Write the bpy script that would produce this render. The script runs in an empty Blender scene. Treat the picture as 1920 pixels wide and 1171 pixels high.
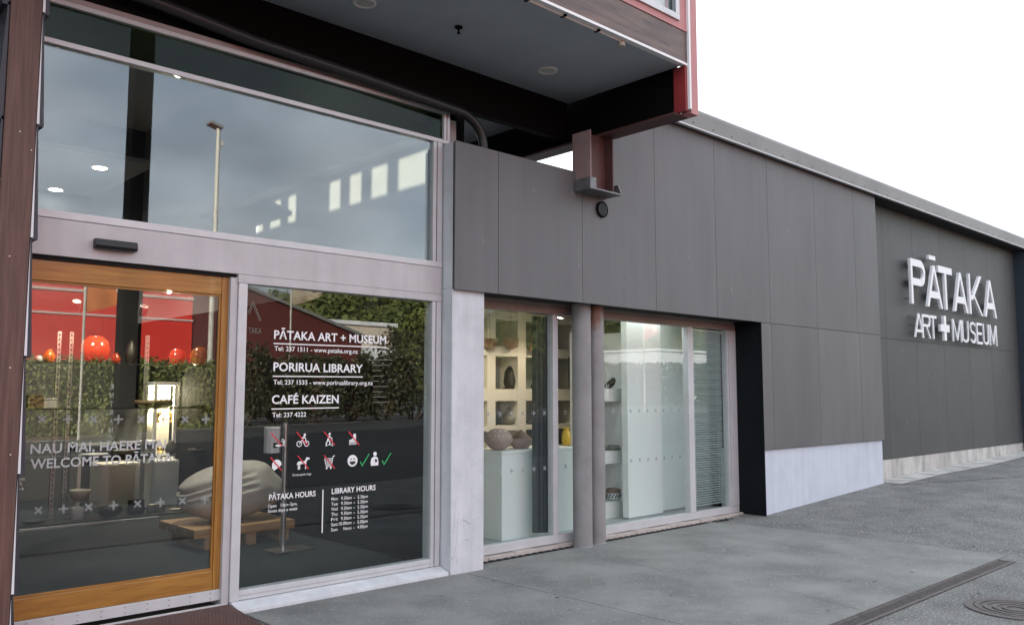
import bpy, bmesh, math, random
from mathutils import Vector, Matrix, noise
random.seed(7)
SC = bpy.context.scene
COL = SC.collection
rad = math.radians

# ------------------------------------------------------------------ camera
D = 5.93          # metres from the entrance glass to the camera
H = 1.55          # camera height above the pavement
FPX = 1594.4      # focal length in pixels of a 1920 px wide frame
YAW, PITCH = rad(43.186), rad(5.444)
CAM = Vector((0.0, -D, H))
_f = Vector((math.sin(YAW) * math.cos(PITCH), math.cos(YAW) * math.cos(PITCH), math.sin(PITCH)))
_r = Vector((math.cos(YAW), -math.sin(YAW), 0))
_u = _r.cross(_f)
cd = bpy.data.cameras.new('camera')
cam = bpy.data.objects.new('camera', cd)
COL.objects.link(cam)
cam.matrix_world = Matrix(((_r.x, _u.x, -_f.x, CAM.x), (_r.y, _u.y, -_f.y, CAM.y), (_r.z, _u.z, -_f.z, CAM.z), (0, 0, 0, 1)))
cd.sensor_fit = 'HORIZONTAL'
cd.sensor_width = 36.0
cd.lens = FPX / 1920 * 36
cd.clip_start = 0.05
cd.clip_end = 3000
SC.camera = cam

# ------------------------------------------------------------------ sky, sun, exposure
SUN_EL = rad(15.0)
SUN_TRAVEL = Vector((0.7507, -0.6606, 0))          # the sun stands behind the building, low
world = bpy.data.worlds.new('World')
SC.world = world
world.use_nodes = True
wn, wl = world.node_tree.nodes, world.node_tree.links
wn.clear()
wout = wn.new('ShaderNodeOutputWorld')
wbg = wn.new('ShaderNodeBackground')
wbg.inputs['Strength'].default_value = 0.1
sky = wn.new('ShaderNodeTexSky')
sky.sky_type = 'NISHITA'
sky.sun_disc = False
sky.sun_elevation = SUN_EL
sky.sun_rotation = math.atan2(-SUN_TRAVEL.x, -SUN_TRAVEL.y)
sky.dust_density = 1.5
wtc = wn.new('ShaderNodeTexCoord')
wsep = wn.new('ShaderNodeSeparateXYZ')
wl.new(wtc.outputs['Generated'], wsep.inputs[0])
wadd = wn.new('ShaderNodeMath'); wadd.operation = 'ADD'; wadd.inputs[1].default_value = 0.22
wl.new(wsep.outputs['Z'], wadd.inputs[0])
wmax = wn.new('ShaderNodeMath'); wmax.operation = 'MAXIMUM'; wmax.inputs[1].default_value = 0.05
wl.new(wadd.outputs[0], wmax.inputs[0])
wdx = wn.new('ShaderNodeMath'); wdx.operation = 'DIVIDE'
wdy = wn.new('ShaderNodeMath'); wdy.operation = 'DIVIDE'
wl.new(wsep.outputs['X'], wdx.inputs[0]); wl.new(wmax.outputs[0], wdx.inputs[1])
wl.new(wsep.outputs['Y'], wdy.inputs[0]); wl.new(wmax.outputs[0], wdy.inputs[1])
wcmb = wn.new('ShaderNodeCombineXYZ')
wl.new(wdx.outputs[0], wcmb.inputs[0]); wl.new(wdy.outputs[0], wcmb.inputs[1])
wno = wn.new('ShaderNodeTexNoise')
wno.inputs['Scale'].default_value = 1.15
wno.inputs['Detail'].default_value = 7
wno.inputs['Roughness'].default_value = 0.55
wl.new(wcmb.outputs[0], wno.inputs['Vector'])
wrp = wn.new('ShaderNodeValToRGB')
wrp.color_ramp.elements[0].position = 0.32
wrp.color_ramp.elements[0].color = (0.45, 0.45, 0.45, 1)
wrp.color_ramp.elements[1].position = 0.58
wrp.color_ramp.elements[1].color = (0.93, 0.93, 0.93, 1)
wl.new(wno.outputs['Fac'], wrp.inputs[0])
wno2 = wn.new('ShaderNodeTexNoise')
wno2.inputs['Scale'].default_value = 2.6
wno2.inputs['Detail'].default_value = 5
wl.new(wcmb.outputs[0], wno2.inputs['Vector'])
wrp2 = wn.new('ShaderNodeValToRGB')
wrp2.color_ramp.elements[0].position = 0.3
wrp2.color_ramp.elements[0].color = (3.5, 3.75, 4.1, 1)
wrp2.color_ramp.elements[1].position = 0.72
wrp2.color_ramp.elements[1].color = (6.6, 6.9, 7.35, 1)
wl.new(wno2.outputs['Fac'], wrp2.inputs[0])
wmix = wn.new('ShaderNodeMixRGB')
wl.new(wrp.outputs[0], wmix.inputs['Fac'])
wl.new(sky.outputs[0], wmix.inputs['Color1'])
wl.new(wrp2.outputs[0], wmix.inputs['Color2'])
wl.new(wmix.outputs[0], wbg.inputs['Color'])
wl.new(wbg.outputs[0], wout.inputs['Surface'])

sd = bpy.data.lights.new('sun', 'SUN')
sd.energy = 5.0
sd.angle = rad(0.5)
sd.color = (1.0, 0.94, 0.84)
sun = bpy.data.objects.new('sun', sd)
COL.objects.link(sun)
_sv = Vector((SUN_TRAVEL.x * math.cos(SUN_EL), SUN_TRAVEL.y * math.cos(SUN_EL), -math.sin(SUN_EL)))
sun.rotation_euler = _sv.to_track_quat('-Z', 'Y').to_euler()
sun.location = (-20, 20, 20)

SC.view_settings.view_transform = 'Standard'
SC.view_settings.look = 'None'
SC.view_settings.gamma = 1
SC.view_settings.use_curve_mapping = False
SC.view_settings.exposure = 2.05
SC.render.engine = 'CYCLES'
SC.cycles.use_denoising = True
SC.cycles.max_bounces = 10
SC.cycles.diffuse_bounces = 4
SC.cycles.glossy_bounces = 4
SC.cycles.transparent_max_bounces = 24
SC.cycles.transmission_bounces = 6
SC.cycles.caustics_reflective = False
SC.cycles.caustics_refractive = False
SC.cycles.sample_clamp_indirect = 6

# ------------------------------------------------------------------ measuring helpers
def ray(u, v):
    a, b = (u - 960) / FPX, (v - 585.5) / FPX
    return _r * a - _u * b + _f
def P(u, v, y):                       # the point of the upright plane at depth y seen at photo pixel u, v
    d = ray(u, v); t = (y - CAM.y) / d.y
    return CAM + d * t
def PZ(u, v, z=0.0):                  # the point of the level plane at height z
    d = ray(u, v); t = (z - CAM.z) / d.z
    return CAM + d * t
def PX(u, v, x):
    d = ray(u, v); t = (x - CAM.x) / d.x
    return CAM + d * t
def RP(u, v, w):                      # a point w metres in front of the glass, seen in its reflection
    p = P(u, v, w)
    return Vector((p.x, -w, p.z))

# ------------------------------------------------------------------ mesh helpers
class MB:
    def __init__(self):
        self.v, self.f, self.sm = [], [], []
    def add(self, vs, fs, smooth=False):
        n = len(self.v)
        self.v += [tuple(p) for p in vs]
        self.f += [tuple(i + n for i in f) for f in fs]
        self.sm += [smooth] * len(fs)
        return self
    def box(self, x0, x1, y0, y1, z0, z1):
        x0, x1 = min(x0, x1), max(x0, x1); y0, y1 = min(y0, y1), max(y0, y1); z0, z1 = min(z0, z1), max(z0, z1)
        return self.add([(x0, y0, z0), (x1, y0, z0), (x1, y1, z0), (x0, y1, z0), (x0, y0, z1), (x1, y0, z1), (x1, y1, z1), (x0, y1, z1)],
                        [(3, 2, 1, 0), (4, 5, 6, 7), (0, 1, 5, 4), (1, 2, 6, 5), (2, 3, 7, 6), (3, 0, 4, 7)])
    def prism(self, poly, a0, a1, axis='y'):
        # poly: 2D points; axis y: (x, z), axis x: (y, z), axis z: (x, y)
        def pt(p, a):
            return {'y': (p[0], a, p[1]), 'x': (a, p[0], p[1]), 'z': (p[0], p[1], a)}[axis]
        n = len(poly)
        vs = [pt(p, a0) for p in poly] + [pt(p, a1) for p in poly]
        fs = [tuple(range(n - 1, -1, -1)), tuple(range(n, 2 * n))]
        fs += [(i, (i + 1) % n, n + (i + 1) % n, n + i) for i in range(n)]
        return self.add(vs, fs)
    def tube(self, path, r, n=16, caps=True):
        path = [Vector(p) for p in path]
        rs = r if isinstance(r, (list, tuple)) else [r] * len(path)
        vs = []
        prev = None
        for i, p in enumerate(path):
            t = (path[min(i + 1, len(path) - 1)] - path[max(i - 1, 0)]).normalized()
            if prev is None:
                a = Vector((0, 0, 1)) if abs(t.z) < 0.9 else Vector((1, 0, 0))
                e1 = t.cross(a).normalized()
            else:
                e1 = (prev - t * prev.dot(t)).normalized()
            prev = e1
            e2 = t.cross(e1)
            for k in range(n):
                an = 2 * math.pi * k / n
                vs.append(p + (e1 * math.cos(an) + e2 * math.sin(an)) * rs[i])
        fs = []
        for i in range(len(path) - 1):
            for k in range(n):
                fs.append((i * n + k, i * n + (k + 1) % n, (i + 1) * n + (k + 1) % n, (i + 1) * n + k))
        self.add(vs, fs, True)
        if caps:
            m = len(path) - 1
            self.add(vs[:n], [tuple(range(n - 1, -1, -1))])
            self.add(vs[m * n:], [tuple(range(n))])
        return self
    def lathe(self, prof, c, n=24, wob=0.0):
        vs, fs = [], []
        for i, (r, z) in enumerate(prof):
            for k in range(n):
                an = 2 * math.pi * k / n
                rr = r * (1 + wob * math.sin(3 * an + i))
                vs.append((c[0] + rr * math.cos(an), c[1] + rr * math.sin(an), c[2] + z))
        for i in range(len(prof) - 1):
            for k in range(n):
                fs.append((i * n + k, i * n + (k + 1) % n, (i + 1) * n + (k + 1) % n, (i + 1) * n + k))
        self.add(vs, fs, True)
        self.add(vs[:n], [tuple(range(n - 1, -1, -1))])
        self.add(vs[-n:], [tuple(range(n))])
        return self
    def disc(self, c, r, n=24, y=None):
        # flat disc facing -y (upright) as a thin slab
        vs = [(c[0] + r * math.cos(2 * math.pi * k / n), c[1], c[2] + r * math.sin(2 * math.pi * k / n)) for k in range(n)]
        return self.add(vs, [tuple(range(n))])
    def mesh(self, name, bevel=0.0):
        me = bpy.data.meshes.new(name)
        me.from_pydata(self.v, [], self.f)
        me.polygons.foreach_set('use_smooth', self.sm)
        if bevel:
            bm = bmesh.new(); bm.from_mesh(me)
            ed = [e for e in bm.edges if len(e.link_faces) == 2 and e.calc_face_angle(0) > 0.6]
            bmesh.ops.bevel(bm, geom=ed, offset=bevel, segments=2, profile=0.6, affect='EDGES', clamp_overlap=True)
            bm.to_mesh(me); bm.free()
        me.update()
        return me
    def build(self, name, mat, parent=None, bevel=0.0):
        me = self.mesh(name, bevel)
        return put(name, me, mat, parent)

def put(name, me, mat, parent=None, world_coords=True):
    if mat is not None:
        me.materials.clear(); me.materials.append(mat)
    o = bpy.data.objects.new(name, me)
    COL.objects.link(o)
    if parent is not None:
        o.parent = parent
        if world_coords:
            o.matrix_parent_inverse = ORIGIN[parent.name].inverted() if parent.name in ORIGIN else Matrix.Identity(4)
    return o
ORIGIN = {}
def thing(name, label, cat, loc=(0, 0, 0), group=None, kind=None):
    o = bpy.data.objects.new(name, None)
    COL.objects.link(o)
    o.location = loc
    o.empty_display_size = 0.1
    ORIGIN[o.name] = Matrix.Translation(Vector(loc))
    o['label'] = label; o['category'] = cat
    if group: o['group'] = group
    if kind: o['kind'] = kind
    return o
def tag(o, label, cat=None, group=None, kind=None):
    o['label'] = label
    if cat: o['category'] = cat
    if group: o['group'] = group
    if kind: o['kind'] = kind
    return o
def struct(o, label=None):
    o['kind'] = 'structure'
    if label: o['label'] = label
    return o
def B(x0, x1, y0, y1, z0, z1):
    return MB().box(x0, x1, y0, y1, z0, z1)

# ------------------------------------------------------------------ materials
def mat(name, col, rough=0.6, metal=0.0, spec=0.5, col2=None, scale=6.0, detail=6.0, bump=0.0, bscale=None, stretch=(1, 1, 1), lo=0.35, hi=0.65, coat=0.0, emit=None, estr=0.0, rvar=0.0, specks=None, objvar=0.0, streak=0.0):
    m = bpy.data.materials.new(name)
    m.use_nodes = True
    nt = m.node_tree; N, L = nt.nodes, nt.links
    b = N['Principled BSDF']
    b.inputs['Base Color'].default_value = (*col, 1)
    b.inputs['Roughness'].default_value = rough
    b.inputs['Metallic'].default_value = metal
    b.inputs['Specular IOR Level'].default_value = spec
    if coat: b.inputs['Coat Weight'].default_value = coat
    if emit:
        b.inputs['Emission Color'].default_value = (*emit, 1)
        b.inputs['Emission Strength'].default_value = estr
    if col2 or bump or rvar:
        tc = N.new('ShaderNodeTexCoord')
        mp = N.new('ShaderNodeMapping'); mp.inputs['Scale'].default_value = stretch
        L.new(tc.outputs['Object'], mp.inputs['Vector'])
    if col2:
        no = N.new('ShaderNodeTexNoise')
        no.inputs['Scale'].default_value = scale; no.inputs['Detail'].default_value = detail; no.inputs['Roughness'].default_value = 0.6
        L.new(mp.outputs[0], no.inputs['Vector'])
        rp = N.new('ShaderNodeValToRGB')
        rp.color_ramp.elements[0].position = lo; rp.color_ramp.elements[0].color = (*col, 1)
        rp.color_ramp.elements[1].position = hi; rp.color_ramp.elements[1].color = (*col2, 1)
        L.new(no.outputs['Fac'], rp.inputs[0])
        src = rp.outputs[0]
        if specks:
            sc_, thr, scol = specks
            n3 = N.new('ShaderNodeTexNoise'); n3.inputs['Scale'].default_value = sc_; n3.inputs['Detail'].default_value = 2
            L.new(tc.outputs['Object'], n3.inputs['Vector'])
            r3 = N.new('ShaderNodeValToRGB')
            r3.color_ramp.elements[0].position = thr; r3.color_ramp.elements[1].position = thr + 0.03
            L.new(n3.outputs['Fac'], r3.inputs[0])
            mx = N.new('ShaderNodeMixRGB'); mx.inputs['Color2'].default_value = (*scol, 1)
            L.new(r3.outputs[0], mx.inputs['Fac']); L.new(src, mx.inputs['Color1'])
            src = mx.outputs[0]
        if streak:
            mp2 = N.new('ShaderNodeMapping'); mp2.inputs['Scale'].default_value = (7, 7, 0.28)
            L.new(tc.outputs['Object'], mp2.inputs['Vector'])
            n4 = N.new('ShaderNodeTexNoise'); n4.inputs['Scale'].default_value = 1.6; n4.inputs['Detail'].default_value = 8
            L.new(mp2.outputs[0], n4.inputs['Vector'])
            m4 = N.new('ShaderNodeMapRange'); m4.inputs['From Min'].default_value = 0.3; m4.inputs['From Max'].default_value = 0.7
            m4.inputs['To Min'].default_value = 1 - streak; m4.inputs['To Max'].default_value = 1 + streak
            L.new(n4.outputs['Fac'], m4.inputs['Value'])
            h4 = N.new('ShaderNodeHueSaturation'); L.new(m4.outputs[0], h4.inputs['Value']); L.new(src, h4.inputs['Color'])
            src = h4.outputs[0]
        if objvar:
            oi = N.new('ShaderNodeObjectInfo')
            m5 = N.new('ShaderNodeMapRange'); m5.inputs['To Min'].default_value = 1 - objvar; m5.inputs['To Max'].default_value = 1 + objvar
            L.new(oi.outputs['Random'], m5.inputs['Value'])
            h5 = N.new('ShaderNodeHueSaturation'); L.new(m5.outputs[0], h5.inputs['Value']); L.new(src, h5.inputs['Color'])
            src = h5.outputs[0]
        L.new(src, b.inputs['Base Color'])
        if rvar:
            mr = N.new('ShaderNodeMapRange')
            mr.inputs['To Min'].default_value = rough - rvar; mr.inputs['To Max'].default_value = rough + rvar
            L.new(no.outputs['Fac'], mr.inputs['Value']); L.new(mr.outputs[0], b.inputs['Roughness'])
    if bump:
        n2 = N.new('ShaderNodeTexNoise')
        n2.inputs['Scale'].default_value = bscale or scale * 4; n2.inputs['Detail'].default_value = 4
        L.new(mp.outputs[0], n2.inputs['Vector'])
        bp = N.new('ShaderNodeBump'); bp.inputs['Strength'].default_value = bump; bp.inputs['Distance'].default_value = 0.01
        L.new(n2.outputs['Fac'], bp.inputs['Height']); L.new(bp.outputs[0], b.inputs['Normal'])
    return m

def glass_mat(name, tint, r0=0.055, gain=1.0):
    m = bpy.data.materials.new(name); m.use_nodes = True
    nt = m.node_tree; N, L = nt.nodes, nt.links
    N.clear()
    out = N.new('ShaderNodeOutputMaterial')
    tr = N.new('ShaderNodeBsdfTransparent'); tr.inputs['Color'].default_value = (*tint, 1)
    gl = N.new('ShaderNodeBsdfGlossy'); gl.inputs['Roughness'].default_value = 0.0
    gl.inputs['Color'].default_value = (0.96, 0.98, 1.0, 1)
    ge = N.new('ShaderNodeNewGeometry')
    dt = N.new('ShaderNodeVectorMath'); dt.operation = 'DOT_PRODUCT'
    L.new(ge.outputs['Incoming'], dt.inputs[0]); L.new(ge.outputs['Normal'], dt.inputs[1])
    ab = N.new('ShaderNodeMath'); ab.operation = 'ABSOLUTE'; L.new(dt.outputs['Value'], ab.inputs[0])
    om = N.new('ShaderNodeMath'); om.operation = 'SUBTRACT'; om.inputs[0].default_value = 1; L.new(ab.outputs[0], om.inputs[1])
    pw = N.new('ShaderNodeMath'); pw.operation = 'POWER'; pw.inputs[1].default_value = 5; L.new(om.outputs[0], pw.inputs[0])
    ma = N.new('ShaderNodeMath'); ma.operation = 'MULTIPLY_ADD'; ma.inputs[1].default_value = 1 - r0; ma.inputs[2].default_value = r0
    L.new(pw.outputs[0], ma.inputs[0])
    cl = N.new('ShaderNodeMath'); cl.operation = 'MINIMUM'; cl.inputs[1].default_value = 1; L.new(ma.outputs[0], cl.inputs[0])
    mx = N.new('ShaderNodeMixShader')
    L.new(cl.outputs[0], mx.inputs[0]); L.new(tr.outputs[0], mx.inputs[1]); L.new(gl.outputs[0], mx.inputs[2])
    L.new(mx.outputs[0], out.inputs['Surface'])
    return m

M = {}
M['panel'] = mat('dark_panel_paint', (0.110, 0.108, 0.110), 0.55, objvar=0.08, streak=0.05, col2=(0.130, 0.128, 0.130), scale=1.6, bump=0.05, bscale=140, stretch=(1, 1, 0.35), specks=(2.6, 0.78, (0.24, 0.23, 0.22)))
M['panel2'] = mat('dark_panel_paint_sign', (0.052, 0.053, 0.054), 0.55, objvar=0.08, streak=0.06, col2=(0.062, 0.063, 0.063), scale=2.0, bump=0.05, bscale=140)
M['reveal'] = mat('black_reveal_paint', (0.004, 0.0055, 0.0075), 0.6, spec=0.15, col2=(0.006, 0.008, 0.010), scale=3)
M['cap'] = mat('grey_capping_metal', (0.165, 0.16, 0.153), 0.5, 0.25, col2=(0.215, 0.207, 0.196), scale=0.8)
M['capscuff'] = mat('pale_paint_scuff', (0.36, 0.355, 0.35), 0.8)
M['joint'] = mat('black_joint', (0.01, 0.01, 0.01), 0.9)
M['plaster'] = mat('white_plaster', (0.53, 0.545, 0.57), 0.8, streak=0.07, col2=(0.63, 0.64, 0.665), scale=3.5, bump=0.35, bscale=55, specks=(9, 0.80, (0.33, 0.33, 0.34)))
M['plinth'] = mat('white_painted_block', (0.52, 0.56, 0.63), 0.8, streak=0.05, col2=(0.58, 0.62, 0.69), scale=2.5, bump=0.15, bscale=60)
M['rawconc'] = mat('raw_concrete', (0.30, 0.29, 0.275), 0.9, col2=(0.56, 0.55, 0.52), scale=2.6, bump=0.3, bscale=45, stretch=(1.6, 1, 0.5))
M['alu'] = mat('lilac_powder_aluminium', (0.445, 0.435, 0.44), 0.45, 0.1, streak=0.05, col2=(0.495, 0.485, 0.49), scale=4, bump=0.02)
M['alu_w'] = mat('pale_aluminium', (0.53, 0.53, 0.54), 0.42, 0.15, col2=(0.59, 0.59, 0.60), scale=5)
M['timber'] = mat('honey_door_timber', (0.27, 0.115, 0.020), 0.38, col2=(0.40, 0.19, 0.036), scale=3.0, detail=9, stretch=(1.2, 4, 14), bump=0.06, bscale=30, coat=0.25)
M['timber_v'] = mat('honey_door_timber_upright', (0.265, 0.113, 0.020), 0.38, col2=(0.39, 0.185, 0.035), scale=3.0, detail=9, stretch=(14, 4, 1.2), bump=0.06, bscale=30, coat=0.25)
M['post'] = mat('red_brown_stained_board', (0.080, 0.038, 0.029), 0.6, col2=(0.140, 0.072, 0.056), scale=2.2, detail=10, stretch=(22, 8, 1.0), bump=0.15, bscale=26)
M['fasciawood'] = mat('dark_stained_fascia', (0.060, 0.030, 0.026), 0.45, col2=(0.145, 0.085, 0.065), scale=2.0, detail=9, stretch=(1.2, 6, 9), bump=0.06, bscale=30)
M['weather'] = mat('navy_weatherboard', (0.022, 0.024, 0.033), 0.5, col2=(0.035, 0.037, 0.047), scale=4)
M['flash'] = mat('white_flashing', (0.68, 0.67, 0.68), 0.5)
M['redsteel'] = mat('red_steel_paint', (0.22, 0.022, 0.024), 0.45, col2=(0.27, 0.03, 0.03), scale=3)
M['pinksteel'] = mat('faded_red_steel_paint', (0.42, 0.16, 0.155), 0.5, col2=(0.48, 0.20, 0.19), scale=2)
M['litred'] = mat('lit_red_steel_paint', (0.30, 0.19, 0.185), 0.55, col2=(0.37, 0.25, 0.245), scale=4)  # column red lightened for the light on its left flange
M['maroon'] = mat('maroon_shaded_steel_paint', (0.075, 0.030, 0.028), 0.6, col2=(0.11, 0.045, 0.04), scale=3)  # dark red, also the column's shade put into colour on web and flange
M['black'] = mat('black_steel_paint', (0.004, 0.004, 0.0045), 0.8, spec=0.1)
M['blackpipe'] = mat('black_rubber_pipe', (0.010, 0.0095, 0.010), 0.45)
M['soffit'] = mat('grey_soffit_board', (0.39, 0.42, 0.46), 0.75, col2=(0.43, 0.46, 0.50), scale=3, bump=0.05, bscale=120)
M['galv'] = mat('galvanised_steel', (0.13, 0.13, 0.135), 0.5, 0.5, col2=(0.21, 0.21, 0.215), scale=9)
M['colpaint'] = mat('grey_column_paint', (0.215, 0.208, 0.207), 0.5, col2=(0.275, 0.267, 0.265), scale=3, bump=0.06, bscale=60)
M['rustcol'] = mat('grey_column_with_rust', (0.215, 0.205, 0.203), 0.5, col2=(0.275, 0.263, 0.26), scale=3, bump=0.06, bscale=60)
M['whitemetal'] = mat('white_metal', (0.78, 0.78, 0.78), 0.4)
M['signwhite'] = mat('white_sign_letters', (0.82, 0.83, 0.85), 0.45)
M['signside'] = mat('pale_grey_sign_returns', (0.62, 0.63, 0.66), 0.45)
M['vinyl'] = mat('white_vinyl', (0.82, 0.82, 0.82), 0.6)
M['vinylgrey'] = mat('frosted_vinyl', (0.46, 0.47, 0.46), 0.8)
M['vinylcross'] = mat('striped_frosted_vinyl', (0.30, 0.31, 0.30), 0.8)
M['vinylfaint'] = mat('faint_frosted_vinyl', (0.30, 0.33, 0.33), 0.8)
M['vinyldim'] = mat('dim_vinyl', (0.16, 0.15, 0.13), 0.8)
M['vinylred'] = mat('red_vinyl', (0.62, 0.03, 0.05), 0.6)
M['vinylgreen'] = mat('green_vinyl', (0.03, 0.36, 0.11), 0.6)
M['concrete'] = mat('broomed_concrete', (0.150, 0.153, 0.144), 0.85, col2=(0.245, 0.247, 0.234), scale=1.5, detail=15, bump=0.45, bscale=60, specks=(46, 0.64, (0.29, 0.292, 0.28)), rvar=0.08)
M['asphalt'] = mat('grey_asphalt', (0.100, 0.101, 0.095), 0.85, col2=(0.180, 0.180, 0.169), scale=2.4, detail=15, bump=0.8, bscale=80, specks=(56, 0.585, (0.31, 0.31, 0.295)), rvar=0.08)
M['road'] = mat('road_asphalt', (0.042, 0.042, 0.044), 0.85, col2=(0.062, 0.061, 0.060), scale=0.3, bump=0.2, bscale=40)
M['iron'] = mat('rusty_iron', (0.095, 0.083, 0.080), 0.7, 0.15, col2=(0.13, 0.115, 0.11), scale=14)
M['matbrown'] = mat('brown_rubber_mat', (0.070, 0.035, 0.030), 0.6, col2=(0.095, 0.050, 0.042), scale=9)
M['tile'] = mat('pinkish_sill_tile', (0.42, 0.37, 0.34), 0.7, col2=(0.54, 0.48, 0.44), scale=7)
M['rustlintel'] = mat('stained_lintel', (0.13, 0.10, 0.075), 0.8, col2=(0.27, 0.24, 0.20), scale=5, stretch=(1, 1, 3))
M['copperframe'] = mat('brown_head_flashing', (0.25, 0.20, 0.185), 0.45, 0.2, col2=(0.31, 0.25, 0.235), scale=2)
M['carpet'] = mat('blue_green_carpet', (0.006, 0.011, 0.013), 0.95, col2=(0.013, 0.021, 0.024), scale=26, bump=0.4, bscale=160)
M['intwhite'] = mat('interior_white_paint', (0.66, 0.66, 0.64), 0.7)
M['intgrey'] = mat('interior_pale_grey_paint', (0.36, 0.37, 0.37), 0.7)
M['intunlit'] = mat('interior_unlit_dark', (0.006, 0.006, 0.0065), 0.9, spec=0.1)
M['intmid'] = mat('interior_mid_grey_paint', (0.085, 0.09, 0.09), 0.8)
M['display'] = mat('white_display_lacquer', (0.80, 0.815, 0.80), 0.4)
M['nicheback'] = mat('cream_niche_paint', (0.70, 0.655, 0.57), 0.7)
M['nicheglass'] = mat('grey_niche_lining', (0.30, 0.33, 0.33), 0.4)
M['stone'] = mat('carved_pale_stone', (0.46, 0.43, 0.38), 0.85, col2=(0.58, 0.55, 0.49), scale=4, detail=10, bump=0.3, bscale=60, specks=(38, 0.68, (0.30, 0.27, 0.23)))
M['pallet'] = mat('raw_pallet_timber', (0.30, 0.16, 0.065), 0.75, col2=(0.48, 0.29, 0.13), scale=2.5, detail=9, stretch=(1.5, 1.5, 9), bump=0.15, bscale=30)
M['steel'] = mat('brushed_steel', (0.55, 0.55, 0.56), 0.28, 0.9)
M['clayred'] = mat('red_glazed_clay', (0.34, 0.05, 0.02), 0.2, coat=0.6)
M['claybrown'] = mat('brown_clay', (0.14, 0.075, 0.05), 0.6, col2=(0.19, 0.11, 0.075), scale=9)
M['claygrey'] = mat('grey_green_clay', (0.17, 0.17, 0.14), 0.5, col2=(0.24, 0.23, 0.19), scale=12)
M['clayrose'] = mat('rose_grey_clay', (0.34, 0.235, 0.205), 0.6, col2=(0.41, 0.29, 0.255), scale=8)
M['claypale'] = mat('pale_clay', (0.50, 0.46, 0.39), 0.6, col2=(0.42, 0.36, 0.28), scale=16)
M['clayyellow'] = mat('yellow_glaze', (0.75, 0.48, 0.05), 0.3)
M['claydark'] = mat('black_clay', (0.018, 0.016, 0.015), 0.5)
M['claywhite'] = mat('white_glaze', (0.66, 0.68, 0.68), 0.3)
M['orange'] = mat('orange_glaze', (0.55, 0.15, 0.02), 0.18, coat=0.7)
M['gold'] = mat('gold_metal', (0.75, 0.52, 0.18), 0.25, 1.0)
M['darkshelf'] = mat('dark_shelf_edge', (0.03, 0.035, 0.033), 0.3)
M['slotsteel'] = mat('slotted_upright_steel', (0.45, 0.46, 0.45), 0.4, 0.5)
M['slat'] = mat('blue_green_blind_slat', (0.58, 0.68, 0.68), 0.4, col2=(0.62, 0.72, 0.72), scale=4)
M['blindsash'] = mat('dark_sash_aluminium', (0.055, 0.065, 0.068), 0.35, 0.2)
M['print'] = mat('framed_print_card', (0.26, 0.27, 0.25), 0.4, col2=(0.15, 0.165, 0.16), scale=3)
M['lampwarm'] = mat('lit_lamp_warm', (1, 0.9, 0.7), 0.5, emit=(1, 0.82, 0.55), estr=14)
M['lampwhite'] = mat('lit_lamp_white', (1, 1, 1), 0.5, emit=(1, 0.96, 0.88), estr=22)
M['lampoff'] = mat('unlit_lamp_diffuser', (0.62, 0.60, 0.57), 0.5, col2=(0.54, 0.52, 0.49), scale=30)
M['ringwhite'] = mat('pale_lamp_ring', (0.78, 0.76, 0.72), 0.5)
M['bluewall'] = mat('dark_blue_wall', (0.018, 0.03, 0.045), 0.7)
M['curtain'] = mat('pale_blind_fabric', (0.70, 0.71, 0.68), 0.8)
M['bldred'] = mat('bright_red_cladding', (0.62, 0.030, 0.018), 0.55, col2=(0.68, 0.036, 0.022), scale=0.3)
M['bldshaded'] = mat('shaded_red_cladding', (0.10, 0.020, 0.016), 0.6, col2=(0.125, 0.026, 0.02), scale=0.3)
M['bldcream'] = mat('cream_wall_paint', (0.62, 0.52, 0.42), 0.8)
M['trimpink'] = mat('pale_pink_trim', (0.62, 0.42, 0.38), 0.6)
M['roofgrey'] = mat('grey_roofing', (0.20, 0.19, 0.18), 0.6)
M['flagorange'] = mat('orange_banner_cloth', (0.60, 0.17, 0.035), 0.8)
M['flagbeige'] = mat('beige_banner_cloth', (0.46, 0.36, 0.24), 0.8)
M['flagred'] = mat('red_banner_cloth', (0.50, 0.06, 0.04), 0.8)
M['polegrey'] = mat('pale_pole_paint', (0.50, 0.47, 0.40), 0.5)
M['leaf'] = mat('hedge_leaf', (0.095, 0.12, 0.025), 0.6, col2=(0.19, 0.20, 0.05), scale=2.0)
M['leafdark'] = mat('dark_shrub_leaf', (0.030, 0.036, 0.015), 0.6, col2=(0.075, 0.062, 0.025), scale=1.2)
M['leafhill'] = mat('hill_tree_leaf', (0.060, 0.090, 0.018), 0.7, col2=(0.150, 0.155, 0.035), scale=0.10)
M['bark'] = mat('bark', (0.07, 0.05, 0.035), 0.9)
M['soil'] = mat('bark_mulch', (0.10, 0.065, 0.038), 0.95, col2=(0.18, 0.125, 0.075), scale=3)
M['hillground'] = mat('hill_grass', (0.055, 0.065, 0.02), 0.9, col2=(0.09, 0.09, 0.03), scale=0.05)
M['g_lobby'] = glass_mat('clear_window_glass', (0.93, 0.96, 0.95), 0.054)
M['g_clere'] = glass_mat('coated_clerestory_glass', (0.88, 0.92, 0.93), 0.085)
M['g_upper'] = glass_mat('dark_green_glass', (0.36, 0.44, 0.34), 0.014)  # darker, greener and less reflective than the pane below it
M['g_door'] = glass_mat('clear_door_glass', (0.95, 0.97, 0.96), 0.066)
M['g_shop'] = glass_mat('green_tinged_glass', (0.955, 0.985, 0.975), 0.032)
M['g_thin'] = glass_mat('thin_display_glass', (0.95, 0.97, 0.96), 0.02)
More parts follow.
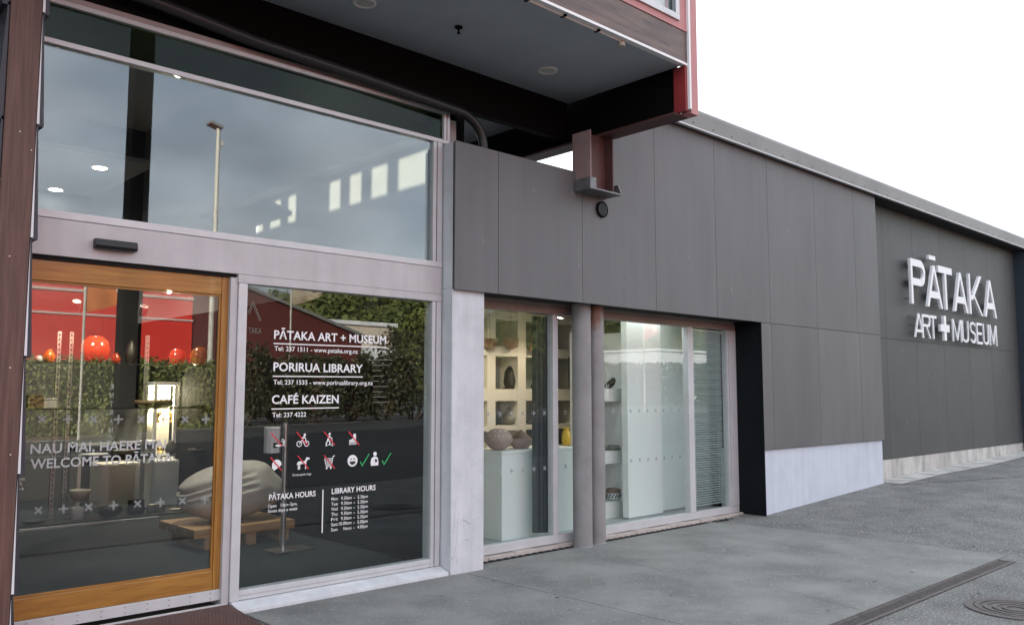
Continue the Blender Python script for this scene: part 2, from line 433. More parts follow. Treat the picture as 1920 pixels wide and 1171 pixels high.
# rust on the upper part of the second pipe column: a stain with a shape of its own
def add_rust(m):
    nt = m.node_tree; N, L = nt.nodes, nt.links
    b = N['Principled BSDF']; src = b.inputs['Base Color'].links[0].from_socket
    tc = N.new('ShaderNodeTexCoord'); sp = N.new('ShaderNodeSeparateXYZ'); L.new(tc.outputs['Object'], sp.inputs[0])
    no = N.new('ShaderNodeTexNoise'); no.inputs['Scale'].default_value = 7; no.inputs['Detail'].default_value = 8
    mp = N.new('ShaderNodeMapping'); mp.inputs['Scale'].default_value = (1, 1, 0.35)
    L.new(tc.outputs['Object'], mp.inputs[0]); L.new(mp.outputs[0], no.inputs['Vector'])
    mr = N.new('ShaderNodeMapRange'); mr.inputs['From Min'].default_value = 1.75; mr.inputs['From Max'].default_value = 2.45
    mr.inputs['To Min'].default_value = -0.35; mr.inputs['To Max'].default_value = 0.22
    L.new(sp.outputs['Z'], mr.inputs['Value'])
    ad = N.new('ShaderNodeMath'); ad.operation = 'ADD'; L.new(mr.outputs[0], ad.inputs[0]); L.new(no.outputs['Fac'], ad.inputs[1])
    rp = N.new('ShaderNodeValToRGB'); rp.color_ramp.elements[0].position = 0.45; rp.color_ramp.elements[1].position = 0.68
    L.new(ad.outputs[0], rp.inputs[0])
    mx = N.new('ShaderNodeMixRGB'); mx.inputs['Color2'].default_value = (0.19, 0.085, 0.05, 1)
    L.new(rp.outputs[0], mx.inputs[0]); L.new(src, mx.inputs['Color1']); L.new(mx.outputs[0], b.inputs['Base Color'])
add_rust(M['rustcol'])

# ================================================================== GROUND
def gz(x):
    if x <= 9.2: return 0.0
    if x <= 13.3: return 0.18 * (x - 9.2) / 4.1
    if x <= 22: return 0.18 + 0.16 * (x - 13.3) / 8.7
    return 0.34
gx = [-400, -120, -40, -12, -4, 0, 4, 8, 9.2, 10, 11, 12, 13.3, 15, 18, 22, 30, 60, 140, 500]
gy = [60, 14, 6, 0.4, -4, -8, -14, -26, -60, -140, -500]
g = MB()
vs = [(x, y, gz(x)) for y in gy for x in gx]
nx = len(gx)
fs = [(j * nx + i, (j + 1) * nx + i, (j + 1) * nx + i + 1, j * nx + i + 1) for j in range(len(gy) - 1) for i in range(nx - 1)]
g.add(vs, fs)
struct(g.build('pavement', M['asphalt']), 'grey asphalt pavement rising gently to the right along the museum wall')

# concrete apron: cast slabs, a saw-cut gap between them
apron = bpy.data.objects.new('concrete_apron', None); COL.objects.link(apron); apron['kind'] = 'structure'
apron['label'] = 'pale concrete slabs in front of the entrance'
E_JOINT = 4.85
def slab(poly):
    MB().prism(poly, -0.05, 0.012, 'z').build('slab', M['concrete'], apron, 0.004)
slab([(-3.0, -3.10), (E_JOINT - 0.004, -3.10), (E_JOINT - 0.004, -0.16), (4.68, -0.155), (2.84, -0.155), (2.84, -0.62), (-3.0, -0.62)])
slab([(E_JOINT + 0.004, -3.10), (9.16, -3.10), (9.08, -1.2), (8.92, 0.012), (5.08, 0.012), (5.08, -0.165), (E_JOINT + 0.004, -0.165)])
# strip of pale concrete along the foot of the sign wall
st = MB()
xs = [13.3, 15, 17, 19, 21, 22.5]
wid = [0.42, 0.38, 0.45, 0.40, 0.36, 0.5]
st.add([(x, 0.02, gz(x) + 0.006) for x in xs] + [(x, -w, gz(x) + 0.006) for x, w in zip(xs, wid)], [(i, i + 6, i + 7, i + 1) for i in range(5)])
struct(st.build('kerb_strip', M['rawconc']), 'pale concrete strip at the foot of the sign wall')
# road beyond the pavement
rd = MB()
rxs = [x for x in gx if -130 < x < 150]
rd.add([(x, y, gz(x) + 0.006) for y in (-6.9, -12, -18, -25.5) for x in rxs], [(j * len(rxs) + i, (j + 1) * len(rxs) + i, (j + 1) * len(rxs) + i + 1, j * len(rxs) + i + 1) for j in range(3) for i in range(len(rxs) - 1)])
struct(rd.build('road', M['road']), 'asphalt road across from the museum')
for y in (-17.2, -24.9):
    tag(B(-60, 9, y - 0.05, y + 0.05, 0.006, 0.013).build('road_line', M['whitemetal']),
        'white line along the middle of the road' if y > -20 else 'white line along the far edge of the road', 'road marking', kind='structure')

# drain channel in the pavement
ch = thing('drain_channel', 'long rusty drain channel with slotted grates set in the pavement', 'drain', (6, -3.2, 0))
for k in range(24):
    x0 = -1.0 + k * 0.41
    if x0 + 0.4 > 8.86: break
    m_ = MB()
    m_.box(x0, x0 + 0.40, -3.135, -3.120, -0.03, 0.008).box(x0, x0 + 0.40, -3.235, -3.220, -0.03, 0.008)
    for q in range(13):
        m_.box(x0 + 0.008 + q * 0.031, x0 + 0.024 + q * 0.031, -3.220, -3.135, -0.02, 0.006)
    m_.build('grate', M['iron'], ch)
B(-1.2, 8.9, -3.252, -3.105, -0.06, 0.003).build('channel_bed', M['joint'], ch)
B(-1.2, 8.9, -3.119, -3.103, -0.03, 0.013).build('edge_rail', M['iron'], ch)
B(-1.2, 8.9, -3.252, -3.236, -0.03, 0.010).build('edge_rail', M['iron'], ch)

# manhole cover
mc = PZ(1905, 1142)
mh = thing('manhole_cover', 'round iron manhole cover with concentric ribs in the asphalt', 'manhole cover', (mc.x, mc.y, 0))
def ring(m_, c, r0, r1, z0, z1, n=40):
    vs = []
    for r, z in ((r0, z1), (r1, z1), (r1, z0), (r0, z0)):
        vs += [(c[0] + r * math.cos(2 * math.pi * k / n), c[1] + r * math.sin(2 * math.pi * k / n), z) for k in range(n)]
    fs = []
    for a, b in ((0, 1), (1, 2), (3, 0)):
        fs += [(a * n + k, b * n + k, b * n + (k + 1) % n, a * n + (k + 1) % n) for k in range(n)]
    return m_.add(vs, fs)
MB().lathe([(0.27, -0.02), (0.27, 0.004)], (mc.x, mc.y, 0), 40).build('plate', M['iron'], mh)
for i, r in enumerate((0.06, 0.12, 0.18, 0.235)):
    ring(MB(), (mc.x, mc.y), r, r + 0.03, 0.004, 0.012).build('rib', M['iron'], mh)
ring(MB(), (mc.x, mc.y), 0.275, 0.33, 0.0, 0.01).build('frame', M['iron'], mh)

rg = random.Random(21)
def crack_line(pts, w, z, name, parent):
    m_ = MB()
    path = [Vector((p_[0], p_[1], z)) for p_ in pts]
    fine = []
    for a_, b_ in zip(path[:-1], path[1:]):
        nn = max(2, int((b_ - a_).length / 0.06))
        for i in range(nn):
            q_ = a_.lerp(b_, i / nn); fine.append(q_ + Vector((rg.uniform(-0.012, 0.012), rg.uniform(-0.012, 0.012), 0)))
    fine.append(path[-1])
    for a_, b_ in zip(fine[:-1], fine[1:]):
        d_ = (b_ - a_).normalized(); n_ = Vector((-d_.y, d_.x, 0)) * (w * rg.uniform(0.5, 1.2))
        m_.add([a_ - n_, b_ - n_, b_ + n_, a_ + n_], [(0, 1, 2, 3)])
    return m_.build(name, M['joint'], parent)
crack_line([(6.1, -3.08), (6.3, -2.2), (6.15, -1.3), (6.42, -0.35)], 0.0016, 0.0135, 'crack', apron)
crack_line([(7.9, -3.05), (8.1, -2.3), (8.0, -1.6), (8.3, -1.0)], 0.0014, 0.0135, 'crack', apron)
cr2 = crack_line([(13.1, -0.35), (14.2, -0.9), (15.6, -1.5), (17.5, -2.1)], 0.010, 0.0, 'pavement_crack', None)
for v_ in cr2.data.vertices: v_.co.z = gz(v_.co.x) + 0.004
tag(cr2, 'thin dark crack running out across the asphalt from the plinth corner', 'crack', kind='structure')
gm = MB()
for k in range(70):
    x = rg.uniform(3.0, 12.0); y = rg.uniform(-5.0, -0.3)
    if abs(y + 3.18) < 0.15: continue
    z_ = (0.0135 if (y > -3.1 and x < 8.9) else gz(x) + 0.003); r_ = rg.uniform(0.006, 0.019)
    gm.add([(x + r_ * rg.uniform(0.7, 1.2) * math.cos(a_), y + r_ * rg.uniform(0.7, 1.2) * math.sin(a_), z_) for a_ in [2 * math.pi * i / 8 for i in range(8)]], [tuple(range(8))])
tag(gm.build('gum_spots', M['blindsash']), 'small dark gum spots scattered over the pavement', 'gum spots', kind='stuff')
lt = MB()
for k in range(130):
    if rg.random() < 0.45: x, y = rg.uniform(8.7, 9.6), rg.uniform(0.02, 0.12) - 0.05 * rg.random()
    elif rg.random() < 0.5: x, y = rg.uniform(5.1, 9.4), rg.uniform(0.03, 0.1)
    else: x, y = rg.uniform(4, 14), rg.uniform(-3.4, -0.3)
    z_ = gz(x) + 0.014; s_ = rg.uniform(0.006, 0.022); a_ = rg.uniform(0, 6.28)
    e1 = Vector((math.cos(a_), math.sin(a_), rg.uniform(-0.1, 0.3))) * s_; e2 = Vector((-math.sin(a_), math.cos(a_), rg.uniform(-0.1, 0.2))) * s_ * 0.45
    p_ = Vector((x, y, z_ + 0.003)); lt.add([p_ - e1, p_ + e2, p_ + e1, p_ - e2], [(0, 1, 2, 3)])
tag(lt.build('leaf_litter', M['tile']), 'dry leaves and grit scattered on the pavement and along the slot drain', 'litter', kind='stuff')

# ================================================================== MUSEUM WALL (right)
W = -0.20
zf0 = P(853, 542, W).z; zf1 = P(853, 262, W).z
PARZ0, PARZ1 = P(1600, 348, -0.28).z, P(1600, 318, -0.28).z
jx = [P(853, 400, W).x, P(934.5, 420, W).x, P(1092, 450, W).x, P(1229, 450, W).x, P(1342, 450, W).x, P(1440.5, 450, W).x, P(1528, 450, W).x, P(1603.5, 500, W).x, P(1648, 560, W).x]
XR = P(1426, 605, W).x            # outer edge of the black reveal
ZB = 0.84                          # bottom edge of the panels above the plinth
mw = thing('museum_wall', 'long dark grey panel clad museum wall with a metal parapet', 'building', (9.5, 0, 0))
J = 0.003
def panel(poly, m='panel'):
    return MB().prism(poly, W, W + 0.018, 'y').build('panel', M[m], mw)
x150 = P(1150, 300, W).x
def rect(a, b, z0, z1): return [(a + J, z0 + J), (b - J, z0 + J), (b - J, z1 - J), (a + J, z1 - J)]
zt = PARZ0 - 0.004
panel(rect(jx[0], jx[1], zf0, zf1))
panel(rect(jx[1], jx[2], zf0, zf1))
panel([(jx[2] + J, zf0 + J), (jx[3] - J, zf0 + J), (jx[3] - J, zt), (x150, zt), (x150, zf1 - J), (jx[2] + J, zf1 - J)])
for i in range(3, 8):
    panel(rect(jx[i], jx[i + 1], zf0, zt))
lo = [XR, P(1449, 700, W).x, P(1537, 700, W).x, P(1614, 700, W).x, jx[8]]
for i in range(4):
    panel(rect(lo[i], lo[i + 1], ZB, zf0))
# dark batten layer behind the joints
B(jx[0] + 0.01, x150, W + 0.019, W + 0.04, zf0 + 0.01, zf1 - 0.01).build('backing', M['joint'], mw)
B(x150 + 0.001, jx[8] - 0.01, W + 0.019, W + 0.04, zf0 + 0.012, zt).build('backing', M['joint'], mw)
B(XR + 0.02, jx[8] - 0.01, W + 0.019, W + 0.04, ZB + 0.01, zf0 + 0.010).build('backing', M['joint'], mw)
# wall core, in pieces that leave the shop window open
B(jx[0] + 0.02, 5.02, W + 0.042, 0.26, zf0 + 0.02, zf1 - 0.02).build('wall_core', M['joint'], mw)
B(5.021, XR - 0.012, W + 0.042, 0.26, zf0 + 0.02, zf1 - 0.02).build('wall_core', M['joint'], mw)
B(x150 + 0.01, jx[8] - 0.012, W + 0.042, 0.05, zf1 - 0.018, zt).build('wall_core', M['joint'], mw)
B(XR + 0.022, jx[8] - 0.012, W + 0.042, 0.6, -0.2, zf1 - 0.02).build('wall_core', M['joint'], mw)
# plinth (white painted blockwork)
B(XR + 0.004, jx[8] - 0.03, -0.172, W + 0.041 + 0.6, -0.3, ZB - 0.003).build('plinth', M['plinth'], mw, 0.006)
# black reveal beside the shop window
MB().prism([(-0.21, -0.2), (0.19, -0.2), (0.19, zf0 - 0.002), (-0.21, zf0 - 0.002)], XR - 0.006, XR + 0.003, 'x').build('reveal_panel', M['reveal'], mw)
# sign wall, set back
RY = 0.02
rj = [P(1654, 560, RY).x - 0.6, P(1659, 560, RY).x, P(1709, 450, RY).x, P(1760, 450, RY).x, P(1807, 470, RY).x, P(1848.5, 470, RY).x, P(1885, 500, RY).x, P(1907, 500, RY).x + 0.3]
RS = P(1653, 633, RY).z
RB = 0.5
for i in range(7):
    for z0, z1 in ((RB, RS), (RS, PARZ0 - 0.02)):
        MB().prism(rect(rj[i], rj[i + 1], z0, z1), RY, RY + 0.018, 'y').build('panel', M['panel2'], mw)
B(rj[0], rj[7] + 0.3, RY + 0.02, RY + 0.3, 0.45, PARZ0).build('backing', M['joint'], mw)
# the concrete base of the sign wall
B(rj[0] + 0.1, P(1873, 840, 0.03).x, 0.028, 0.5, -0.2, RB - 0.002).build('concrete_base', M['rawconc'], mw, 0.008)
B(P(1873, 840, 0.03).x + 0.012, rj[7] + 0.2, 0.028, 0.5, -0.2, RB - 0.002).build('concrete_base', M['rawconc'], mw, 0.008)
# return wall beyond the sign
xe = P(1908, 600, 0.0).x
B(xe, xe + 6, -0.26, 0.8, 0.3, PARZ0 - 0.004).build('end_wall', M['bluewall'], mw)
# parapet capping: lengths of folded metal with screws
segs = [x150 + 0.02, 9.6, 13.1, 16.6, 20.1, 27.0]
for a, b in zip(segs[:-1], segs[1:]):
    MB().prism([(-0.255, PARZ0 + 0.012), (-0.275, PARZ0 + 0.012), (-0.28, PARZ0 + 0.02), (-0.28, PARZ1 - 0.05), (-0.268, PARZ1 - 0.015), (-0.235, PARZ1), (0.35, PARZ1 + 0.02), (0.35, PARZ0 + 0.012)], a + 0.001, b - 0.001, 'x').build('capping', M['cap'], mw)
B(x150 + 0.02, 27, -0.29, -0.245, PARZ0 - 0.006, PARZ0 + 0.011).build('drip_edge', M['alu_w'], mw)
B(jx[8] - 0.02, 27, -0.24, 0.04, PARZ0 - 0.02, PARZ0 + 0.005).build('overhang_lining', M['joint'], mw)
scr = MB()
k = 0; x = 7.0
while x < 21:
    scr.lathe([(0.011, 0), (0.007, 0.003)], (0, 0, 0), 8)
    n = 16
    for i in range(len(scr.v) - n, len(scr.v)):
        px_, py_, pz_ = scr.v[i]
        scr.v[i] = (x + px_, -0.281 - pz_, PARZ0 + (0.05 if k % 2 == 0 else 0.055) + py_)
    x += 0.41; k += 1
scr.build('screws', M['joint'], mw)['kind'] = 'stuff'
# low flat roof behind the parapet and outer walls of the museum body
B(5.1, 42, 0.28, 14, 3.30, 3.42).build('roof', M['roofgrey'], mw)
B(5.1, 42, 13.8, 14, -0.3, 3.29).build('rear_wall', M['intgrey'], mw)
B(10.3, 10.5, 0.62, 13.79, -0.3, 3.29).build('partition_wall', M['intgrey'], mw)

for u, v, l_, yy_ in ((1370, 543, 12, W), (1475, 432, 8, W), (1446, 380, 5, W), (1000, 355, 5, W), (1072, 360, 5, W), (1085, 497, 6, W), (1445, 430, 4, W), (1640, 592, 8, RY), (1700, 790, 7, RY), (1690, 655, 6, RY), (1830, 545, 6, RY), (1740, 700, 5, RY), (905, 450, 4, W), (1290, 480, 5, W), (1180, 520, 4, W)):
    a_, b_ = P(u, v - l_ / 2, yy_ - 0.0006), P(u + l_ * 0.25, v + l_ / 2, yy_ - 0.0006)
    w_ = 0.0035
    MB().add([a_ + Vector((-w_, 0, 0)), b_ + Vector((-w_, 0, 0)), b_ + Vector((w_, 0, 0)), a_ + Vector((w_ * 0.3, 0, 0))], [(0, 1, 2, 3)]).build('scuff', M['capscuff'], mw)
# ---------------------------------------------------------------- the raised letters
SY0 = -0.10
def sign_letters(name, label, spec, zb0, zt0, xa, xb, stroke, depth):
    t = thing(name, label, 'sign', (xa, SY0, zb0))
    return t
def strokes_of(ch_, w, h, s, sh):
    """letter as list of convex polygons (x, z); s: width of uprights, sh: thickness of level strokes"""
    S = s
    d = S * 1.1
    def bar(x0, z0, x1, z1, ww=d):      # slanted bar with level ends
        return [(x0, z0), (x0 + ww, z0), (x1 + ww, z1), (x1, z1)]
    def R_(x0, x1, z0, z1): return [(x0, z0), (x1, z0), (x1, z1), (x0, z1)]
    def arc(cx, cz, rx, rz, a0, a1, n=10):
        out = []
        for i in range(n):
            t0 = rad(a0 + (a1 - a0) * i / n); t1 = rad(a0 + (a1 - a0) * (i + 1) / n)
            out.append([(cx + rx * math.cos(t0), cz + rz * math.sin(t0)), (cx + rx * math.cos(t1), cz + rz * math.sin(t1)),
                        (cx + (rx - S) * math.cos(t1), cz + (rz - sh) * math.sin(t1)), (cx + (rx - S) * math.cos(t0), cz + (rz - sh) * math.sin(t0))])
        return out
    c = w / 2
    if ch_ == 'A':
        return [bar(0, 0, c - d / 2, h), bar(w - d, 0, c - d / 2, h), R_(w * 0.22, w * 0.78, h * 0.22, h * 0.22 + sh)]
    if ch_ == 'T':
        return [R_(c - S / 2, c + S / 2, 0, h - sh), R_(0, w, h - sh, h)]
    if ch_ in 'PR':
        rz = h * (0.29 if ch_ == 'P' else 0.26); rx = min(w * 0.5, rz * 0.9)
        out = [R_(0, S, 0, h), R_(S, w - rx, h - sh, h), R_(S, w - rx, h - 2 * rz, h - 2 * rz + sh)] + arc(w - rx, h - rz, rx, rz, -90, 90)
        return out + ([bar(w - d, 0, c - d * 0.2, h - 2 * rz)] if ch_ == 'R' else [])
    if ch_ == 'K':
        return [R_(0, S, 0, h), bar(S, h * 0.36, w - d * 1.5, h, d * 1.5), bar(w - d, 0, S + w * 0.14, h * 0.53)]
    if ch_ == 'M':
        return [R_(0, S, 0, h), R_(w - S, w, 0, h), bar(c - d / 2, h * 0.06, S * 0.5, h), bar(c - d / 2, h * 0.06, w - S * 0.5 - d, h)]
    if ch_ == 'U':
        r = w / 2
        return [R_(0, S, r * 0.6, h), R_(w - S, w, r * 0.6, h)] + arc(c, r * 0.6, r, r * 0.6, 180, 360)
    if ch_ == 'E':
        return [R_(0, S, 0, h), R_(S, w, h - sh, h), R_(S, w, 0, sh), R_(S, w * 0.9, h * 0.5 - sh / 2, h * 0.5 + sh / 2)]
    if ch_ == 'S':
        r = h * 0.25 + sh * 0.25; rx = w / 2
        return arc(c, h - r, rx, r, 25, 270, 14) + arc(c, r, rx, r, 90, -155, 14)
    if ch_ == '+':
        return [R_(c - S / 2, c + S / 2, 0, h), R_(0, c - S / 2, h / 2 - sh / 2, h / 2 + sh / 2), R_(c + S / 2, w, h / 2 - sh / 2, h / 2 + sh / 2)]
    return []
def letter(parent, ch_, x0, x1, z0, z1, s, sh, depth, macron=None):
    m_ = MB()
    back = SY0 + depth
    for k_, poly in enumerate(strokes_of(ch_, x1 - x0, z1 - z0, s, sh)):
        off = 0.0015 * (k_ % 4)
        ps = [(x0 + a, z0 + b) for a, b in poly]
        if sum(ps[i][0] * ps[(i + 1) % len(ps)][1] - ps[(i + 1) % len(ps)][0] * ps[i][1] for i in range(len(ps))) < 0: ps.reverse()
        m_.prism(ps, SY0 + off, back + off * 0.4, 'y')
        cx = sum(p[0] for p in ps) / len(ps)
        if depth > 0.04:
            for q in (0.2, 0.5, 0.8):       # ribs along the returns
                gp = [(p[0] + (0.004 if p[0] > cx else -0.004), p[1]) for p in ps]
                m_.prism(gp, SY0 + depth * q + off, SY0 + depth * (q + 0.14) + off, 'y')
    if macron:
        m_.box(macron[0], macron[1], SY0, back, macron[2], macron[3])
    o = m_.build('letter', M['signwhite'], parent)
    for zz in (0.12, 0.5, 0.86):            # stand-off pins
        pn = MB()
        pn.tube([(x0 + s * 0.6, back - 0.005, z0 + (z1 - z0) * zz), (x0 + s * 0.6, RY + 0.002, z0 + (z1 - z0) * zz)], 0.007, 6)
        pn.build('pin', M['galv'], o)
    return o
def ux(u, v=560): return P(u, v, SY0).x
z1b = P(1712, 569, SY0).z; z1t = P(1706, 483, SY0).z
sg1 = thing('letter_sign', 'large raised white letters reading PĀTAKA on the dark wall', 'sign', (ux(1704), SY0, z1b))
dp, SV, SHH = 0.046, 0.072, 0.125
mA = (ux(1741.5, 480), ux(1753.5, 484), P(1745, 486.5, SY0).z, P(1745, 478.5, SY0).z)
for ch_, ua, ub, dz, mc_ in (('P', 1709.5, 1736.5, 0, None), ('A', 1738.5, 1767, 0.03, mA), ('T', 1761.5, 1786.3, 0, None), ('A', 1788.5, 1814, 0.03, None), ('K', 1817.5, 1841.5, 0, None), ('A', 1845.5, 1867, 0.03, None)):
    letter(sg1, ch_, ux(ua, 545), ux(ub, 545), z1b, z1t - dz, SV, SHH, dp, mc_)
z2b = P(1714, 631, SY0).z; z2t = P(1719, 586.5, SY0).z
sg2 = thing('letter_sign', 'smaller raised white letters reading ART + MUSEUM below the big ones', 'sign', (ux(1712), SY0, z2b))
for ch_, a, b in (('A', 1715.5, 1733), ('R', 1730.5, 1745.5), ('T', 1745, 1757), ('M', 1787, 1804), ('U', 1805, 1816.5), ('S', 1820, 1830), ('E', 1832, 1842), ('U', 1844, 1854), ('M', 1856, 1869)):
    letter(sg2, ch_, ux(a, 615), ux(b, 615), z2b, z2t, 0.036, 0.046, 0.024)
letter(sg2, '+', ux(1764.5, 615), ux(1781, 618), z2b - 0.005, z2t + 0.03, 0.10, 0.13, 0.045)

# ================================================================== UPPER STOREY BOX
BX = 6.56          # inner face of the side beam
BF = -1.36         # front plane
SZ = P(1260, 108, BF + 0.02).z   # soffit height
BZ = P(1280, 213, BF).z
BZ = 4.20; SZ = 4.665
us = thing('upper_storey', 'projecting upper storey with grey soffit, stained timber edge and red steel corner', 'building', (2, -0.6, 4.2))
B(-6, BX, BF + 0.062, 0.17, SZ, SZ + 0.05).build('soffit', M['soffit'], us)
B(-6, BX + 0.02, BF + 0.001, BF + 0.06, SZ - 0.012, SZ + 0.012).build('edge_trim', M['whitemetal'], us)
z_fb = P(1285, 60, BF).z
B(-6, BX + 0.02, BF + 0.004, BF + 0.06, SZ + 0.014, z_fb).build('fascia_board', M['fasciawood'], us)
B(-6, BX + 0.02, BF - 0.004, BF + 0.06, z_fb + 0.002, z_fb + 0.02).build('edge_trim', M['pinksteel'], us)
# front wall above with a window opening
wx0, wx1 = P(1130, 0, BF).x, P(1273, 20, BF).x
wz0 = P(1270, 38, BF).z
B(wx1, BX + 0.02, BF + 0.006, 0.16, z_fb + 0.022, 7.6).build('wall', M['pinksteel'], us)
B(-6, wx0, BF + 0.006, 0.16, z_fb + 0.022, 7.6).build('wall', M['pinksteel'], us)
B(wx0 + 0.001, wx1 - 0.001, BF + 0.006, 0.16, z_fb + 0.022, wz0).build('wall', M['pinksteel'], us)
B(wx0 + 0.001, wx1 - 0.001, BF + 0.006, 0.16, wz0 + 1.4, 7.6).build('wall', M['pinksteel'], us)
B(-6, BX + 0.3, BF - 0.2, 3.0, 7.61, 7.75).build('roof', M['roofgrey'], us)
B(-40, -6.01, BF + 0.01, 4.0, 0.02, 7.6).build('sun_block_wing', M['pinksteel'], us)  # unseen wing added to keep the sun off the near street
B(-6, 0.44, 0.05, 4.0, 0.02, SZ + 0.9).build('sun_block_wall', M['weather'], us)  # unseen wall added to stop sun reaching the pavement by the door
uw = bpy.data.objects.new('window', None)
COL.objects.link(uw); uw.parent = us; uw.matrix_parent_inverse = ORIGIN[us.name].inverted()
def sub(m_, name, mt, par, bevel=0):
    me = m_.mesh(name, bevel); me.materials.append(mt)
    o = bpy.data.objects.new(name, me); COL.objects.link(o); o.parent = par
    return o
fr = 0.06
sub(B(wx0 + 0.002, wx1 - 0.002, BF - 0.012, BF + 0.05, wz0 + 0.001, wz0 + fr), 'frame', M['alu_w'], uw, 0.004)
sub(B(wx1 - fr, wx1 - 0.002, BF - 0.010, BF + 0.05, wz0 + fr + 0.001, wz0 + 1.39), 'frame', M['alu_w'], uw, 0.004)
sub(B(wx0 + 0.002, wx0 + fr, BF - 0.010, BF + 0.05, wz0 + fr + 0.001, wz0 + 1.39), 'frame', M['alu_w'], uw, 0.004)
sub(B(wx1 - fr - 0.05, wx1 - fr - 0.002, BF - 0.004, BF + 0.04, wz0 + fr + 0.001, wz0 + 1.38), 'sash', M['blindsash'], uw)
sub(B(wx0 + fr + 0.002, wx1 - fr - 0.052, BF + 0.012, BF + 0.02, wz0 + fr + 0.001, wz0 + 1.38), 'pane', M['g_lobby'], uw)
sub(B(wx0 + fr + 0.002, wx1 - fr - 0.052, BF + 0.08, BF + 0.09, wz0 + fr - 0.02, wz0 + 1.39), 'blind', M['curtain'], uw)
# corner channel of red steel with a pale edge
B(BX + 0.022, BX + 0.050, BF - 0.02, BF + 0.06, BZ + 0.03, 7.6).build('edge_strip', M['whitemetal'], us)
B(BX + 0.052, BX + 0.165, BF - 0.012, BF + 0.10, BZ - 0.005, 7.6).build('corner_post', M['pinksteel'], us)
B(BX - 0.012, BX + 0.021, BF + 0.006, BF + 0.14, BZ + 0.012, SZ - 0.014).build('corner_plate', M['redsteel'], us)
# side beam running back, web's shade painted black, bottom flange red
B(BX + 0.03, BX + 0.06, BF + 0.145, 4.6, BZ + 0.012, 5.6).build('beam_web', M['black'], us)
B(BX - 0.06, BX + 0.15, BF + 0.10, 4.6, BZ - 0.012, BZ + 0.010).build('beam_flange', M['maroon'], us)
# cross beam over the glazing
B(-6, BX - 0.02, 0.172, 0.26, P(904, 216, 0.172).z, SZ + 0.1).build('cross_beam', M['black'], us)
B(4.95, BX + 0.02, 0.262, 4.6, 4.60, 4.64).build('rear_soffit', M['soffit'], us)
B(4.93, 5.04, 0.10, 0.20, zf1 - 0.3, P(880, 222, 0.15).z).build('stub_post', M['black'], us)
B(-6, 4.92, 0.02, 0.171, 4.13, P(904, 216, 0.172).z - 0.001).build('head_lining', M['black'], us)

# soffit fittings
def downlight(u, v, label):
    c = PZ(u, v, SZ)
    t = thing('downlight', label, 'light fitting', (c.x, c.y, SZ), 'soffit downlights')
    m_ = ring(MB(), (c.x, c.y), 0.072, 0.098, SZ - 0.012, SZ - 0.001, 32)
    n = 32
    m_.f += [tuple(reversed(f)) for f in []]
    m2 = MB()
    vs = []
    for r, z in ((0.098, SZ - 0.001), (0.096, SZ - 0.010), (0.075, SZ - 0.012), (0.070, SZ - 0.003)):
        vs += [(c.x + r * math.cos(2 * math.pi * k / n), c.y + r * math.sin(2 * math.pi * k / n), z) for k in range(n)]
    fs = [(a * n + k, a * n + (k + 1) % n, (a + 1) * n + (k + 1) % n, (a + 1) * n + k) for a in range(3) for k in range(n)]
    m2.add(vs, fs, True).build('ring', M['ringwhite'], t)
    MB().add([(c.x + 0.071 * math.cos(2 * math.pi * k / n), c.y + 0.071 * math.sin(2 * math.pi * k / n), SZ - 0.004) for k in range(n)], [tuple(range(n))]).build('diffuser', M['lampoff'], t)
downlight(683, 5, 'round pale downlight in the soffit, the one cut by the top edge of the picture')
downlight(1027, 132, 'round pale downlight in the soffit above the dark fascia panels')
c = PZ(860, 50, SZ)
sp = thing('sprinkler_head', 'small black sprinkler head hanging from the grey soffit', 'sprinkler', (c.x, c.y, SZ))
MB().lathe([(0.034, -0.014), (0.036, -0.008), (0.03, -0.001)], (c.x, c.y, SZ), 20).build('rose', M['black'], sp)
MB().lathe([(0.016, -0.062), (0.016, -0.056), (0.007, -0.05), (0.009, -0.014)], (c.x, c.y, SZ), 12).build('nozzle', M['black'], sp)
ce = PZ(1165, 80, SZ - 0.02)
cn = thing('conduit', 'thin pale conduit clipped along the soffit ending in a small round box', 'conduit', (ce.x, ce.y, SZ))
MB().tube([(-5.5, ce.y - 0.03, SZ - 0.016), (ce.x - 0.03, ce.y - 0.01, SZ - 0.016)], 0.0085, 10).build('pipe', M['ringwhite'], cn)
for k in range(9):
    B(ce.x - 0.35 - k * 0.42, ce.x - 0.33 - k * 0.42, ce.y - 0.045, ce.y + 0.012, SZ - 0.028, SZ - 0.001).build('clip', M['black'], cn)
MB().lathe([(0.028, -0.055), (0.033, -0.05), (0.033, -0.02), (0.028, -0.001)], (ce.x, ce.y, SZ), 20).build('junction_box', M['claypale'], cn)

# black rain pipe under the cross beam, bending down at its end
PY = -0.10
pth = [P(-40, -115, PY), P(250, -12, PY), P(480, 79, PY), P(680, 146, PY), P(860, 209, PY)]
e = pth[-1]; tdir = (pth[-1] - pth[-2]).normalized()
for a in range(1, 9):
    an = rad(a * 11)
    pth.append(Vector((e.x + 0.30 * math.sin(an), PY, e.z + tdir.z * 0.2 * math.sin(an) - 0.26 * (1 - math.cos(an)))))
pth.append(pth[-1] + Vector((0.005, 0, -0.5)))
rp_ = thing('rain_pipe', 'black pipe running below the soffit and bending down behind the dark fascia', 'pipe', (3, PY, 4))
MB().tube(pth, 0.043, 18).build('pipe', M['blackpipe'], rp_)

